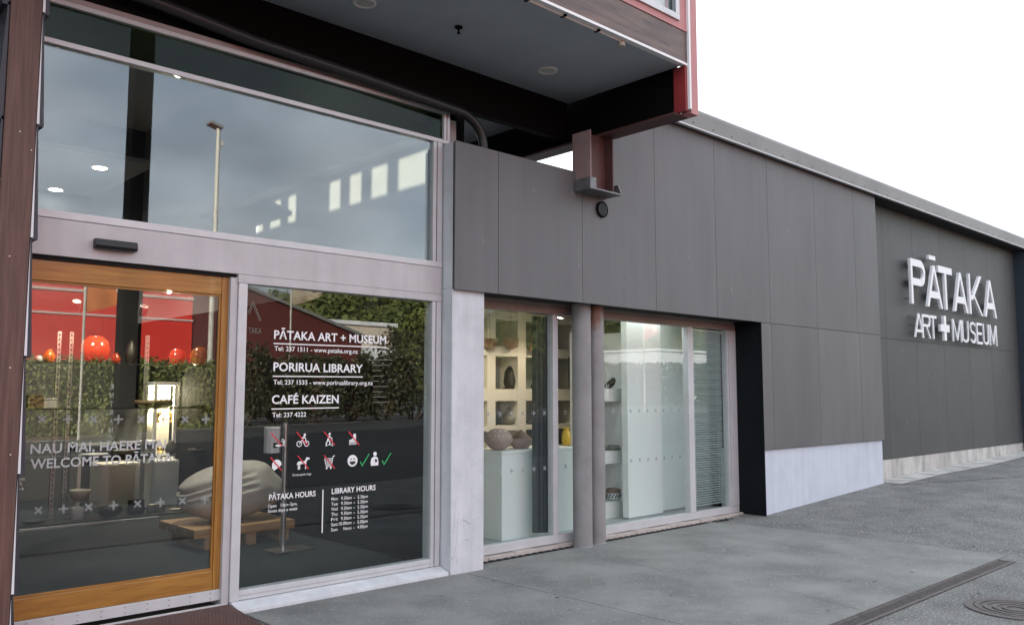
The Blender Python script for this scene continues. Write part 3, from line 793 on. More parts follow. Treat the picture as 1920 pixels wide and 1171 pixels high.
# red steel H column standing on a bracket on the wall
cx0, cx1 = P(1108, 300, W - 0.20).x, P(1150, 300, W - 0.2).x
cl = thing('steel_column', 'short red steel column standing on a grey bracket above the panels', 'column', (6.5, W - 0.1, 3.5))
zc0 = P(1135, 364, W - 0.1).z
B(cx0 - 0.012, cx0, W - 0.205, min(W + 0.08, PX(1075, 300, cx0).y), zc0, BZ - 0.014).build('flange', M['litred'], cl)
B(cx1 - 0.012, cx1, W - 0.20, W - 0.004, zc0, BZ - 0.014).build('flange', M['maroon'], cl)
B(cx0 + 0.001, cx1 - 0.013, W - 0.10, W - 0.085, zc0, BZ - 0.014).build('web', M['maroon'], cl)
bk = thing('column_bracket', 'galvanised steel bracket with upturned ends under the red column', 'bracket', (6.5, W - 0.1, 3.45))
bx0, bx1 = P(1107, 350, W - 0.22).x, P(1166, 368, W - 0.22).x
B(bx0, bx1, W - 0.22, W - 0.002, zc0 - 0.016, zc0 - 0.001).build('base_plate', M['galv'], bk)
B(bx0, bx0 + 0.012, W - 0.22, W - 0.003, zc0, zc0 + 0.10).build('upstand', M['galv'], bk)
B(bx0 + 0.013, bx0 + 0.09, W - 0.22, W - 0.208, zc0, zc0 + 0.10).build('upstand', M['galv'], bk)
MB().prism([(W - 0.22, zc0), (W - 0.003, zc0), (W - 0.003, zc0 + 0.10), (W - 0.18, zc0 + 0.10)], bx1 - 0.012, bx1, 'x').build('upstand', M['galv'], bk)

# round black vent below the bracket
vc = P(1130, 392.5, W - 0.02)
vt = thing('wall_vent', 'round black ribbed vent on the wall below the bracket', 'vent', (vc.x, W, vc.z))
m_ = MB()
n = 28; rv = 0.085
vs = []
for r, y in ((rv, W - 0.001), (rv, W - 0.022), (rv - 0.012, W - 0.026), (rv - 0.016, W - 0.012)):
    vs += [(vc.x + r * math.cos(2 * math.pi * k / n), y, vc.z + r * math.sin(2 * math.pi * k / n)) for k in range(n)]
m_.add(vs, [(a * n + k, a * n + (k + 1) % n, (a + 1) * n + (k + 1) % n, (a + 1) * n + k) for a in range(3) for k in range(n)], True)
m_.add(vs[3 * n:], [tuple(range(n))])
m_.build('ring', M['black'], vt)
for k in range(-3, 4):
    hh = math.sqrt(max(0.0, (rv - 0.018) ** 2 - (k * 0.019) ** 2))
    B(vc.x + k * 0.019 - 0.005, vc.x + k * 0.019 + 0.005, W - 0.024, W - 0.013, vc.z - hh, vc.z + hh).build('louvre', M['blackpipe'], vt)

# ================================================================== ENTRANCE FRONT
FY = -0.03
HZ0, HZ1 = P(700, 549, FY).z, P(700, 474, FY).z
XL = 1.36
XJ = P(440, 800, FY).x           # window jamb left edge
XE = P(828, 560, FY).x           # right end of the frame
zT = P(700, 235, FY).z           # clerestory transom
# header with operator cover
hd = thing('door_header', 'wide lilac grey aluminium header across the door and window', 'header', (3, 0, HZ0))
zs = P(430, 500, FY).z + 0.05
B(XL - 0.4, XE, FY, 0.10, HZ0 + 0.045, HZ1 - 0.052).build('cover', M['alu'], hd, 0.003)
B(P(447, 520, FY).x, XE, FY - 0.004, 0.10, HZ0 - 0.02, HZ0 + 0.043).build('cover', M['alu'], hd, 0.003)
B(XL - 0.4, XE, FY - 0.006, 0.10, HZ1 - 0.050, HZ1 + 0.0).build('sill_rail', M['alu_w'], hd, 0.003)
B(XL - 0.4, P(447, 520, FY).x - 0.002, FY + 0.03, 0.10, HZ0 + 0.02, HZ0 + 0.044).build('door_track', M['joint'], hd)
s0, s1 = P(178, 458, FY - 0.04), P(257, 465, FY - 0.04)
ms = thing('motion_sensor', 'black bar shaped door sensor on the header above the timber door', 'sensor', (s0.x, FY, s0.z))
zc = P(215, 460, FY - 0.04).z
MB().prism([(FY - 0.001, zc - 0.028), (FY - 0.05, zc - 0.028), (FY - 0.065, zc - 0.010), (FY - 0.05, zc + 0.034), (FY - 0.001, zc + 0.034)], s0.x, s1.x, 'x').build('housing', M['blackpipe'], ms, 0.004)
B(s0.x + 0.02, s1.x - 0.02, FY - 0.058, FY - 0.04, zc - 0.031, zc - 0.0285).build('lens', M['claydark'], ms)

# clerestory
cw = thing('clerestory_window', 'wide clerestory window in pale aluminium above the entrance header', 'window', (3, 0, HZ1))
zg0, zg1 = HZ1 + 0.002, zT
zu0, zu1 = zT + 0.038, P(838, 209, FY).z
XG = P(813, 370, FY).x
B(XL - 0.4, XG - 0.001, 0.0, 0.010, zg0, zg1 - 0.001).build('pane', M['g_clere'], cw)
B(XL - 0.4, XE + 0.015, 0.002, 0.010, zu0, zu1 - 0.03).build('pane', M['g_upper'], cw)
B(XL - 0.4, XE + 0.08, FY, 0.05, zT, zT + 0.036).build('transom', M['alu_w'], cw, 0.003)
B(XG, XE, FY + 0.002, 0.06, HZ1 + 0.001, zT - 0.001).build('jamb', M['alu_w'], cw, 0.003)
B(XG + 0.035, XG + 0.041, FY - 0.001, 0.03, HZ1 + 0.001, zT - 0.002).build('jamb_groove', M['joint'], cw)
B(XE + 0.016, XE + 0.085, FY + 0.003, 0.06, zT + 0.037, zu1).build('jamb', M['alu_w'], cw, 0.003)
B(XE + 0.046, XE + 0.051, FY, 0.03, zT + 0.038, zu1 - 0.002).build('jamb_groove', M['joint'], cw)
B(XL - 0.4, XE + 0.015, FY - 0.001, 0.05, zu1 - 0.03, zu1 + 0.002).build('head', M['alu'], cw, 0.003)
B(XL - 0.4, XE + 0.09, FY + 0.01, 0.10, zu1 + 0.004, zu1 + 0.045).build('head_flashing', M['copperframe'], cw, 0.003)

# fixed window right of the door
fw = thing('display_window', 'tall fixed window in pale aluminium covered with white lettering', 'window', (3.7, 0, 0.07))
gx0, gx1 = P(457, 800, FY).x, P(809, 800, FY).x
gz0, gz1 = P(620, 1078, FY).z, P(640, 547, FY).z
wb = P(435, 1128, FY).z
pane = B(gx0, gx1, 0.0, 0.010, gz0, gz1).build('pane', M['g_lobby'], fw)
B(XJ, gx0 - 0.001, FY - 0.003, 0.06, wb, HZ0 - 0.022).build('jamb', M['alu_w'], fw, 0.004)
B(gx1 + 0.001, XE, FY, 0.06, wb + 0.002, HZ0 - 0.022).build('jamb', M['alu_w'], fw, 0.004)
B(gx1 + 0.036, gx1 + 0.043, FY - 0.001, 0.03, wb + 0.004, HZ0 - 0.024).build('jamb_groove', M['joint'], fw)
B(gx0, gx1, FY - 0.001, 0.06, gz1 + 0.001, HZ0 - 0.022).build('head', M['alu_w'], fw, 0.003)
B(gx0, gx1, FY - 0.001, 0.06, gz0 - 0.038, gz0 - 0.001).build('bottom_rail', M['alu_w'], fw, 0.003)
B(gx0, gx1, FY + 0.004, 0.06, wb + 0.002, gz0 - 0.040).build('bottom_rail', M['alu_w'], fw, 0.003)
B(P(425, 800, FY).x + 0.004, XJ - 0.002, FY + 0.012, 0.14, 0.05, HZ0 + 0.018).build('door_jamb', M['alu'], fw, 0.003)
# sloping plastered sill
MB().prism([(0.05, wb - 0.002), (FY - 0.004, wb - 0.002), (-0.15, 0.038), (-0.155, -0.05), (0.05, -0.05)], XJ + 0.01, 4.685, 'x').build('sill', M['plaster'], fw, 0.004)

# plastered pillar
PF = -0.16
pl0, pl1 = P(846.5, 800, PF).x, P(907.5, 800, PF).x
pz1 = P(840, 263, PF).z
pi = thing('plastered_pillar', 'white plastered pillar with cracks between the window and the shop front', 'pillar', (4.85, 0, 0))
pb = MB()
pb.box(pl0, pl1, PF, 0.24, -0.05, zf0 + 0.018)
sh = pb.build('shaft', M['plaster'], pi, 0.008)
B(pl0 + 0.001, pl0 + 0.02, PF + 0.001, 0.2, zf0 + 0.019, pz1).build('upper_edge', M['plaster'], pi, 0.003)
# cracks and patched render: thin proud ridges low on the pillar
rk = random.Random(3)
def ridge(pts, w=0.005, name='crack_repair', mt='plaster'):
    m_ = MB()
    for (a, b) in zip(pts[:-1], pts[1:]):
        m_.tube([(a[0], PF - 0.0005, a[1]), (b[0], PF - 0.0005, b[1])], w, 6)
    return m_.build(name, M[mt], pi)
for line in ([(855, 935), (853, 965), (851, 1000)], [(861, 960), (858, 990), (856, 1020), (849, 1048)], [(868, 972), (882, 980), (890, 972), (901, 965)], [(847, 1075), (856, 1060), (858, 1040)]):
    ridge([(P(u, v, PF).x, P(u, v, PF).z) for u, v in line])
for line in ([(872, 1010), (876, 1012), (878, 1008)], [(846, 1046), (850, 1044), (852, 1040)]):
    ridge([(P(u, v, PF).x, P(u, v, PF).z) for u, v in line], 0.004, 'chip', 'rawconc')

# sliding timber door
sdoor = thing('sliding_door', 'honey timber framed glass sliding door with welcome lettering', 'door', (2.0, 0.03, 0.1))
DY0, DY1 = 0.015, 0.075
dR = P(438, 800, DY0).x; dI = P(408, 800, DY0).x
zr0, zr1 = P(200, 1137, DY0).z, P(200, 1098, DY0).z
zt0, zt1 = P(250, 539, DY0).z, HZ0 + 0.02
B(dI, dR, DY0, DY1, zr0, zt1).build('stile', M['timber_v'], sdoor, 0.006)
B(XL - 0.2, dI - 0.001, DY0 + 0.002, DY1, zt0, zt1).build('top_rail', M['timber'], sdoor, 0.006)
B(XL - 0.2, dI - 0.001, DY0 + 0.002, DY1, zr0, zr1).build('bottom_rail', M['timber'], sdoor, 0.006)
B(XL - 0.2, dR + 0.005, DY0 - 0.008, DY1, zr0 - 0.075, zr0 - 0.001).build('kick_plate', M['alu_w'], sdoor, 0.003)
for k in range(9):
    xx = 1.5 + k * 0.145
    for zz in (zr0 - 0.02, zr0 - 0.055):
        MB().tube([(xx, DY0 - 0.0075, zz), (xx, DY0 - 0.010, zz)], 0.004, 8).build('screw', M['galv'], sdoor)
dpane = B(XL - 0.2, dI - 0.001, 0.042, 0.050, zr1 + 0.001, zt0 - 0.001).build('pane', M['g_door'], sdoor)
B(XL - 0.2, dI - 0.002, 0.028, 0.041, zr1 + 0.001, zr1 + 0.014).build('glazing_bead', M['timber'], sdoor)
B(XL - 0.2, dI - 0.002, 0.028, 0.041, zt0 - 0.014, zt0 - 0.001).build('glazing_bead', M['timber'], sdoor)
B(dI - 0.014, dI - 0.001, 0.028, 0.041, zr1 + 0.015, zt0 - 0.015).build('glazing_bead', M['timber_v'], sdoor)
tr_ = thing('door_threshold', 'thin aluminium threshold track under the sliding door', 'threshold', (2, 0, 0.06))
B(XL - 0.4, XJ - 0.004, -0.02, -0.006, 0.045, 0.072).build('track', M['alu_w'], tr_)
B(XL - 0.4, XJ - 0.004, -0.005, 0.12, 0.0, 0.058).build('bed', M['joint'], tr_)
# studded mat on a ramp
mt_ = thing('door_mat', 'brown studded rubber mat on the ramp at the door', 'door mat', (2, -0.3, 0))
MB().prism([(-0.022, 0.062), (-0.62, 0.010), (-0.62, -0.02), (-0.022, -0.02)], XL - 0.6, XJ + 0.002, 'x').build('sheet', M['matbrown'], mt_)
st_ = MB()
for i in range(66):
    for j in range(20):
        xx = XL - 0.14 + i * 0.024 + (0.012 if j % 2 else 0); yy = -0.04 - j * 0.029
        if xx > XJ - 0.01: continue
        zz = 0.062 + (yy + 0.022) / 0.598 * 0.052
        st_.add([(xx - 0.007, yy - 0.004, zz - 0.001), (xx + 0.007, yy - 0.004, zz - 0.001), (xx + 0.007, yy + 0.004, zz), (xx - 0.007, yy + 0.004, zz), (xx, yy, zz + 0.005)],
                [(0, 1, 4), (1, 2, 4), (2, 3, 4), (3, 0, 4)])
st_.build('studs', M['matbrown'], mt_)['kind'] = 'stuff'

# timber corner at the left: board with lapped weatherboards on its far side
CY = -0.30
k1 = P(62, 293, CY).x; k0 = P(2, 293, CY).x
cb = thing('timber_corner', 'red brown timber corner board with lapped dark weatherboards beside the door', 'corner board', (1.2, CY, 0))
B(k0, k1, CY - 0.03, CY, 0.0, 5.0).build('corner_board', M['post'], cb, 0.004)
zsn = [P(88, 31, CY).z, P(77, 239, CY).z, P(66, 450, CY).z, P(52, 670, CY).z, P(38, 890, CY).z]
zsn = [zsn[0] + 0.7] + zsn + [zsn[-1] - 0.68, 0.02]
for a, b in zip(zsn[:-1], zsn[1:]):
    if a - b < 0.1: continue
    MB().prism([(k1 + 0.004, b), (k1 + 0.044, b), (k1 + 0.044, b + 0.02), (k1 + 0.014, a + 0.02), (k1 + 0.004, a + 0.02)], CY - 0.02, 0.0, 'y').build('weatherboard', M['weather'], cb)
    MB().prism([(k0 - 0.004, b), (k0 - 0.044, b), (k0 - 0.044, b + 0.02), (k0 - 0.014, a + 0.02), (k0 - 0.004, a + 0.02)], CY - 0.02, 0.0, 'y').build('weatherboard', M['weather'], cb)
    MB().prism([(k1 + 0.0035, b + 0.01), (k1 + 0.018, b + 0.01), (k1 + 0.005, a - 0.02)], CY - 0.027, CY - 0.0205, 'y').build('flashing', M['flash'], cb)
for zz, uu in ((3.1, 20), (3.0, 50), (2.35, 12), (1.7, 28), (0.9, 8), (1.2, 40)):
    MB().tube([(k0 + 0.04 + uu * 0.0022, CY - 0.0295, zz), (k0 + 0.04 + uu * 0.0022, CY - 0.032, zz)], 0.004, 8).build('nail', M['flash'], cb)

# ================================================================== SHOP FRONT
SY = 0.17                              # frame front of the shop window
GY = 0.20                              # its glass
sw = thing('shop_window', 'wide shop window in pale aluminium recessed under the dark fascia', 'window', (7, SY, 0))
sx0 = 5.065; sx1 = XR - 0.008
zg0 = P(1000, 1008.5, SY).z; zg1 = P(1000, 586, SY).z
zfr = P(1000, 577, SY).z
m1a, m1b = P(1037, 800, SY).x, P(1046.5, 800, SY).x
m2a, m2b = P(1292, 800, SY).x, P(1302, 800, SY).x
m3a = P(1366, 800, SY).x
B(sx0, sx1, SY, GY + 0.05, zg0 - 0.085, zg0 - 0.001).build('bottom_rail', M['alu_w'], sw, 0.004)
B(sx0, sx1, SY, GY + 0.05, zg1 + 0.001, zfr + 0.035).build('head_rail', M['copperframe'], sw, 0.004)
B(sx0, sx1, SY + 0.02, GY + 0.05, zfr + 0.037, zfr + 0.06).build('head_rail', M['alu'], sw, 0.003)
for a, b in ((m1a, m1b), (m2a, m2b)):
    B(a, b, SY - 0.004, GY + 0.05, zg0, zg1).build('mullion', M['alu_w'], sw, 0.004)
B(m3a, m3a + 0.035, SY - 0.002, GY + 0.05, zg0, zg1).build('jamb', M['alu_w'], sw, 0.004)
B(m3a + 0.036, m3a + 0.046, SY + 0.02, GY + 0.05, zg0, zg1).build('jamb_groove', M['joint'], sw)
B(m3a + 0.047, sx1, SY - 0.004, GY + 0.05, zg0, zg1).build('jamb', M['alu_w'], sw, 0.004)
spanes = []
for a, b in ((sx0, m1a), (m1b, m2a), (m2b, m3a)):
    spanes.append(B(a + 0.001, b - 0.001, GY, GY + 0.010, zg0, zg1).build('pane', M['g_shop'], sw))
B(sx0, sx1, 0.13, GY + 0.06, zfr + 0.062, zf0 + 0.018).build('lintel', M['rustlintel'], sw)
# sill tiles under the frame
k = 0; x = sx0
while x < sx1 - 0.02:
    x2 = min(x + 0.31 + 0.05 * math.sin(k * 2.3), sx1)
    B(x + 0.002, x2 - 0.002, 0.115 + 0.004 * math.sin(k * 3.1), GY + 0.05, -0.04, zg0 - 0.088 - 0.006 * (k % 2)).build('sill_tile', M['tile'], sw, 0.004)
    x = x2; k += 1
# slot drain along the shop front
sdn = thing('slot_drain', 'narrow dark slot drain along the foot of the shop window', 'drain', (7, 0.09, 0))
B(sx0, XR - 0.01, 0.014, 0.112, -0.05, 0.004).build('channel', M['joint'], sdn)
for k in range(46):
    xx = sx0 + 0.02 + k * 0.094
    if xx > XR - 0.1: break
    B(xx, xx + 0.05, 0.018, 0.108, 0.0045, 0.009).build('grate_bar', M['joint'], sdn)

# sash stack: dark aluminium uprights behind the first pane
sstk = thing('sash_stack', 'stack of dark aluminium sash edges behind the first shop pane', 'sash', (6.2, GY + 0.1, 0.08))
us_ = [1011, 1016, 1022, 1029, 1037]
for k in range(4):
    a, b = P(us_[k], 800, GY + 0.07).x, P(us_[k + 1], 800, GY + 0.07).x
    B(a + 0.004, b, GY + 0.056 + 0.02 * (3 - k), GY + 0.12 + 0.02 * (3 - k), zg0 + 0.01, zg1 - 0.01).build('sash', M['blindsash'], sstk, 0.003)

# two steel pipe columns
def pipe_col(u0, u1, v, yc, m_, label):
    r = (P(u1, v, yc).x - P(u0, v, yc).x) / 2 * 0.80
    c = (P(u0, v, yc).x + P(u1, v, yc).x) / 2 
    t = thing('pipe_column', label, 'column', (c, yc, 0))
    zt_ = zf0 + 0.0
    MB().tube([(c, yc, -0.05), (c, yc, 0.6), (c, yc, 1.2), (c, yc, 1.8), (c, yc, zt_ + 0.015)], r, 32, False).build('shaft', M[m_], t)
    MB().lathe([(r + 0.004, -0.01), (r + 0.004, 0.018), (r + 0.0005, 0.022)], (c, yc, 0), 32).build('base_collar', M[m_], t)
    return r
pipe_col(1076, 1106.5, 800, 0.01, 'colpaint', 'front grey steel pipe column before the shop window')
pipe_col(1104, 1131, 800, 0.03, 'rustcol', 'grey pipe column with rust at its top, behind its twin')

# venetian blind in the right-hand pane
bl = thing('venetian_blind', 'blue green venetian blind closed behind the narrow right pane', 'blind', ((m2b + m3a) / 2, GY + 0.05, zg1))
b0, b1 = m2b + 0.012, m3a - 0.012
nsl = 74
sl = MB().box((b0 - b1) / 2, (b1 - b0) / 2, -0.001, 0.001, -0.016, 0.016).mesh('slat')
sl.materials.append(M['slat'])
zz0, zz1 = zg0 + 0.05, zg1 - 0.06
for k in range(nsl):
    o = bpy.data.objects.new('slat', sl); COL.objects.link(o)
    o.parent = bl; o.matrix_parent_inverse = ORIGIN[bl.name].inverted()
    o.location = ((b0 + b1) / 2, GY + 0.055, zz0 + (zz1 - zz0) * k / (nsl - 1))
    o.rotation_euler = (rad(47 + 2.5 * math.sin(k * 1.7)), 0, rad(0.25 * math.sin(k * 2.9)))
B(b0 - 0.01, b1 + 0.01, GY + 0.035, GY + 0.08, zz1 + 0.02, zg1 - 0.01).build('head_box', M['slat'], bl)
for xx in (b0 + 0.10, b1 - 0.12):
    MB().tube([(xx, GY + 0.036, zz0), (xx, GY + 0.036, zz1 + 0.02)], 0.0022, 6).build('cord', M['whitemetal'], bl)

# ---------------------------------------------------------------- shop room
room = thing('shop_room', 'bright white shop room behind the wide window', 'room', (7.6, 2, 0.06))
room['kind'] = 'structure'
SF = 0.075
B(5.09, 10.28, GY + 0.06, 4.2, -0.1, SF).build('floor', M['intgrey'], room)
B(5.09, 10.28, GY + 0.07, 4.2, 2.62, 2.70).build('ceiling', M['intwhite'], room)
B(5.09, 10.28, 4.21, 4.35, -0.1, 2.70).build('wall', M['intwhite'], room)
B(5.08, 5.089, 0.27, 4.2, -0.1, 2.70).build('wall', M['intwhite'], room)

# niche wall
NY = 2.0
nw = thing('niche_wall', 'cream lit niche wall with square display openings behind the first shop pane', 'shelving', (6.5, NY, SF))
def nx_(u): return P(u, 760, NY).x
def nz_(v): return P(960, v, NY).z
cols = [(855, 905), (914, 929), (971, 986), (1030, 1044), (1080, 1092), (1128, 1136)]
xcols = [(nx_(a), nx_(b)) for a, b in cols]
rows = [(836, 760 + 75), (795, 806), (729, 751), (649, 668)]
# uprights
for a, b in xcols:
    B(a, b, NY, NY + 0.34, SF, 2.60).build('upright', M['nicheback'], nw)
shz = [(nz_(850), nz_(840)), (nz_(806), nz_(797)), (nz_(751), nz_(729)), (nz_(668), nz_(650)), (nz_(600), nz_(585))]
for i in range(len(xcols) - 1):
    for a, b in shz:
        B(xcols[i][1] + 0.001, xcols[i + 1][0] - 0.001, NY + 0.002, NY + 0.34, a, b).build('shelf', M['nicheback'], nw)
B(xcols[0][0], xcols[-1][1], NY + 0.341, NY + 0.36, SF, 2.60).build('back_panel', M['nicheglass'], nw)
B(xcols[0][0], xcols[-1][1], NY + 0.004, NY + 0.05, SF, shz[0][0] - 0.001).build('kick_panel', M['nicheback'], nw)

def shop_obj(name, label, cat, build, loc, group=None):
    t = thing(name, label, cat, loc, group)
    build(t, Vector(loc))
    return t
# low white plinth by the glass
pa0, pa1 = P(941, 930, 0.50).x, P(1085, 900, 0.50).x
ptop = P(941, 846, 0.50).z
wp = thing('white_plinth', 'low white display plinth close behind the first shop pane', 'plinth', (pa0, 0.5, SF))
B(pa0, pa1, 0.50, 1.02, SF, ptop - 0.03).build('body', M['display'], wp, 0.004)
B(pa0 - 0.003, pa1 + 0.003, 0.497, 1.023, ptop - 0.029, ptop).build('top', M['display'], wp, 0.004)
# vessels on it
c = P(937, 820, 0.68); vz = ptop
def star_pot(t, l):
    MB().lathe([(0.045, 0.0), (0.10, 0.03), (0.145, 0.085), (0.15, 0.12), (0.125, 0.175), (0.075, 0.21), (0.05, 0.22)], l, 32).build('body', M['clayrose'], t)
    for k in range(9):
        a = 2 * math.pi * k / 9
        def q(aa, r, z): return (l.x + r * math.cos(aa), l.y + r * math.sin(aa), l.z + z)
        MB().add([q(a - 0.30, 0.137, 0.158), q(a + 0.30, 0.137, 0.158), q(a + 0.10, 0.085, 0.21), q(a - 0.10, 0.085, 0.21), q(a, 0.158, 0.10)], [(4, 1, 2, 3, 0)]).build('star_point', M['claypale'], t)
shop_obj('star_pot', 'round rose clay pot with a pale zigzag star rim on the white plinth', 'pot', star_pot, (c.x, 0.70, vz))
c = P(979, 820, 0.72)
def wide_bowl(t, l):
    MB().lathe([(0.075, 0), (0.085, 0.012), (0.13, 0.06), (0.155, 0.105), (0.15, 0.108), (0.12, 0.07)], l, 30).build('bowl', M['clayrose'], t)
    MB().lathe([(0.125, 0.100), (0.08, 0.14), (0.03, 0.185), (0.005, 0.20)], l, 24).build('lid', M['claybrown'], t)
shop_obj('lidded_bowl', 'wide rose grey bowl with a pointed brown lid on the plinth', 'bowl', wide_bowl, (c.x, 0.74, vz))
c = P(1062, 818, 0.80)
shop_obj('yellow_vase', 'small yellow glazed vase beside the pipe columns', 'vase', lambda t, l: (MB().lathe([(0.035, 0), (0.05, 0.03), (0.055, 0.10), (0.04, 0.15), (0.03, 0.17), (0.034, 0.19)], l, 22).build('body', M['clayyellow'], t), MB().lathe([(0.036, 0.185), (0.04, 0.195), (0.034, 0.198)], l, 22).build('rim', M['clayyellow'], t)), (c.x, 0.80, vz))
# niche objects
def niche_pos(u, v): p = P(u, v, NY + 0.15); return p
sz1 = shz[2][1]; sz2 = shz[1][1]; sz3 = shz[3][1]
p = niche_pos(962, 724)
def dark_figure(t, l):
    m_ = MB()
    m_.tube([l + Vector((0, 0, 0.001)), l + Vector((-0.02, 0, 0.10)), l + Vector((-0.01, 0.01, 0.2)), l + Vector((0.03, 0, 0.28)), l + Vector((0.06, 0, 0.31))], [0.10, 0.115, 0.10, 0.085, 0.03], 18)
    m_.build('body', M['claydark'], t)
    MB().box(l.x - 0.12, l.x + 0.12, l.y - 0.07, l.y + 0.07, l.z - 0.0, l.z + 0.02).build('base', M['claydark'], t)
shop_obj('black_sculpture', 'black hunched sculpture in the upper lit niche', 'sculpture', dark_figure, (p.x, NY + 0.15, sz1 + 0.001))
p = niche_pos(956, 790)
def basket(t, l):
    MB().lathe([(0.05, 0), (0.10, 0.04), (0.125, 0.10), (0.12, 0.10), (0.09, 0.05)], l, 22, 0.06).build('bowl', M['claygrey'], t)
    MB().tube([l + Vector((-0.115, 0, 0.10)), l + Vector((-0.03, 0, 0.22)), l + Vector((0.03, 0, 0.22)), l + Vector((0.115, 0, 0.10))], 0.008, 8).build('handle', M['claydark'], t)
shop_obj('basket_pot', 'grey green basket shaped pot with an arched handle in a niche', 'pot', basket, (p.x, NY + 0.15, sz2 + 0.001))
p = niche_pos(999, 790)
shop_obj('small_dish', 'small grey dish in the niche right of the basket pot', 'dish', lambda t, l: (MB().lathe([(0.03, 0), (0.10, 0.03), (0.105, 0.04), (0.06, 0.02)], l, 20).build('body', M['claygrey'], t), MB().tube([l + Vector((0, 0, 0.02)), l + Vector((0.05, 0, 0.12))], [0.01, 0.004], 8).build('spike', M['claydark'], t)), (p.x, NY + 0.15, sz2 + 0.001))
p = niche_pos(999, 724)
shop_obj('small_bird', 'tiny dark bird figure in the upper right niche', 'figurine', lambda t, l: (MB().tube([l + Vector((-0.03, 0, 0.0)), l + Vector((0, 0, 0.05)), l + Vector((0.02, 0, 0.1))], [0.012, 0.025, 0.006], 10).build('body', M['claydark'], t), MB().box(l.x - 0.06, l.x + 0.08, l.y - 0.05, l.y + 0.05, l.z, l.z + 0.012).build('card', M['vinyl'], t)), (p.x, NY + 0.15, sz1 + 0.001))
for k, (u, lab) in enumerate(((918, 'leftmost'), (958, 'middle'), (1002, 'rightmost'))):
    p = P(u, 640, NY - 0.06)
    t = thing('hanging_plate', f'patterned red brown plate hung above the niches, {lab} of three', 'plate', (p.x, NY - 0.06, p.z), 'plates hung above the niches')
    n = 14
    half = [(p.x + 0.13 * math.cos(math.pi + math.pi * i / n), p.z + 0.04 + 0.14 * math.sin(math.pi + math.pi * i / n)) for i in range(n + 1)] if k < 2 else [(p.x - 0.09, p.z - 0.13), (p.x + 0.10, p.z - 0.12), (p.x + 0.11, p.z + 0.2), (p.x - 0.04, p.z + 0.18)]
    MB().prism(half, NY - 0.07, NY - 0.05, 'y').build('plate', M['claybrown'], t)
    MB().tube([(p.x, NY - 0.06, p.z + 0.04), (p.x, NY - 0.06, 2.61)], 0.002, 5).build('wire', M['galv'], t)
# framed mirror stand between columns
p = P(1068, 728, NY - 0.1)
t = thing('easel_frame', 'dark leaning picture frame seen left of the pipe columns', 'picture frame', (p.x, NY, p.z))
for (dx0, dx1, dz0, dz1) in ((-0.02, 0.0, 0, 0.42), (0.2, 0.22, 0, 0.42), (0.001, 0.199, 0, 0.02), (0.001, 0.199, 0.40, 0.42)):
    B(p.x + dx0, p.x + dx1, NY - 0.12, NY - 0.10, p.z + dz0, p.z + dz1).build('frame_bar', M['claydark'], t)
B(p.x, p.x + 0.2, NY - 0.105, NY - 0.10, p.z + 0.02, p.z + 0.40).build('picture', M['claypale'], t)
# shelf unit right of the columns
QY = 0.78
q0, q1 = P(1118, 800, QY).x, P(1172, 800, QY).x
su = thing('shelf_unit', 'narrow white open shelf unit right of the pipe columns', 'shelving', (q0, QY, SF))
zz_ = [P(1150, v, QY).z for v in (960, 940, 868, 845, 752, 728)]
zz_[0] = SF
for a, b in ((q0, q0 + 0.03), (q1 - 0.06, q1)):
    B(a, b, QY, QY + 0.42, SF, 2.3).build('side', M['display'], su)
for a, b in ((zz_[0], zz_[1]), (zz_[2], zz_[3]), (zz_[4], zz_[5])):
    B(q0 + 0.031, q1 - 0.061, QY + 0.002, QY + 0.42, a, b).build('shelf', M['display'], su)
B(q0 + 0.031, q1 - 0.061, QY + 0.40, QY + 0.42, zz_[1], 2.3).build('back', M['nicheback'], su)
p = P(1150, 935, QY + 0.11)
def band_pot(t, l):
    MB().lathe([(0.06, 0), (0.085, 0.02), (0.09, 0.09)], l, 24).build('body', M['claywhite'], t)
    MB().lathe([(0.092, 0.09), (0.09, 0.13), (0.07, 0.14)], l, 24).build('upper_band', M['claybrown'], t)
    MB().lathe([(0.05, -0.0), (0.075, 0.004), (0.055, 0.012)], l + Vector((0, 0, 0.0)), 24).build('foot', M['claybrown'], t)
    for k in range(14):
        a = 2 * math.pi * k / 14
        MB().tube([l + Vector((0.087 * math.cos(a), 0.087 * math.sin(a), 0.03)), l + Vector((0.093 * math.cos(a + 0.2), 0.093 * math.sin(a + 0.2), 0.055)), l + Vector((0.092 * math.cos(a + 0.35), 0.092 * math.sin(a + 0.35), 0.08))], 0.006, 6).build('curl', M['claydark'], t)
shop_obj('banded_pot', 'white pot with brown band and dark curls on the lowest white shelf', 'pot', band_pot, (p.x, QY + 0.11, zz_[1] + 0.001))
for u, r, lab in ((1137, 0.05, 'grey mug on the middle white shelf, nearest the pipe columns'), (1150, 0.07, 'wide grey green bowl on the middle white shelf'), (1161, 0.033, 'small grey cup on the middle white shelf beside the wide bowl')):
    yb_ = QY + (0.09 if r > 0.06 else (0.17 if r > 0.04 else 0.05))
    p = P(u, 840, yb_)
    shop_obj('stoneware_bowl', lab, 'bowl', lambda t, l: (MB().lathe([(r * 0.6, 0), (r * 0.95, r * 0.4), (r, r * 0.95), (r * 0.93, r * 0.95), (r * 0.8, r * 0.4)], l, 22).build('body', M['claygrey'], t), MB().lathe([(r * 0.55, -0.0), (r * 0.62, 0.004), (r * 0.55, 0.008)], l, 22).build('foot', M['claydark'], t)), (p.x, yb_, zz_[3] + 0.001))
p = P(1150, 722, QY + 0.15)
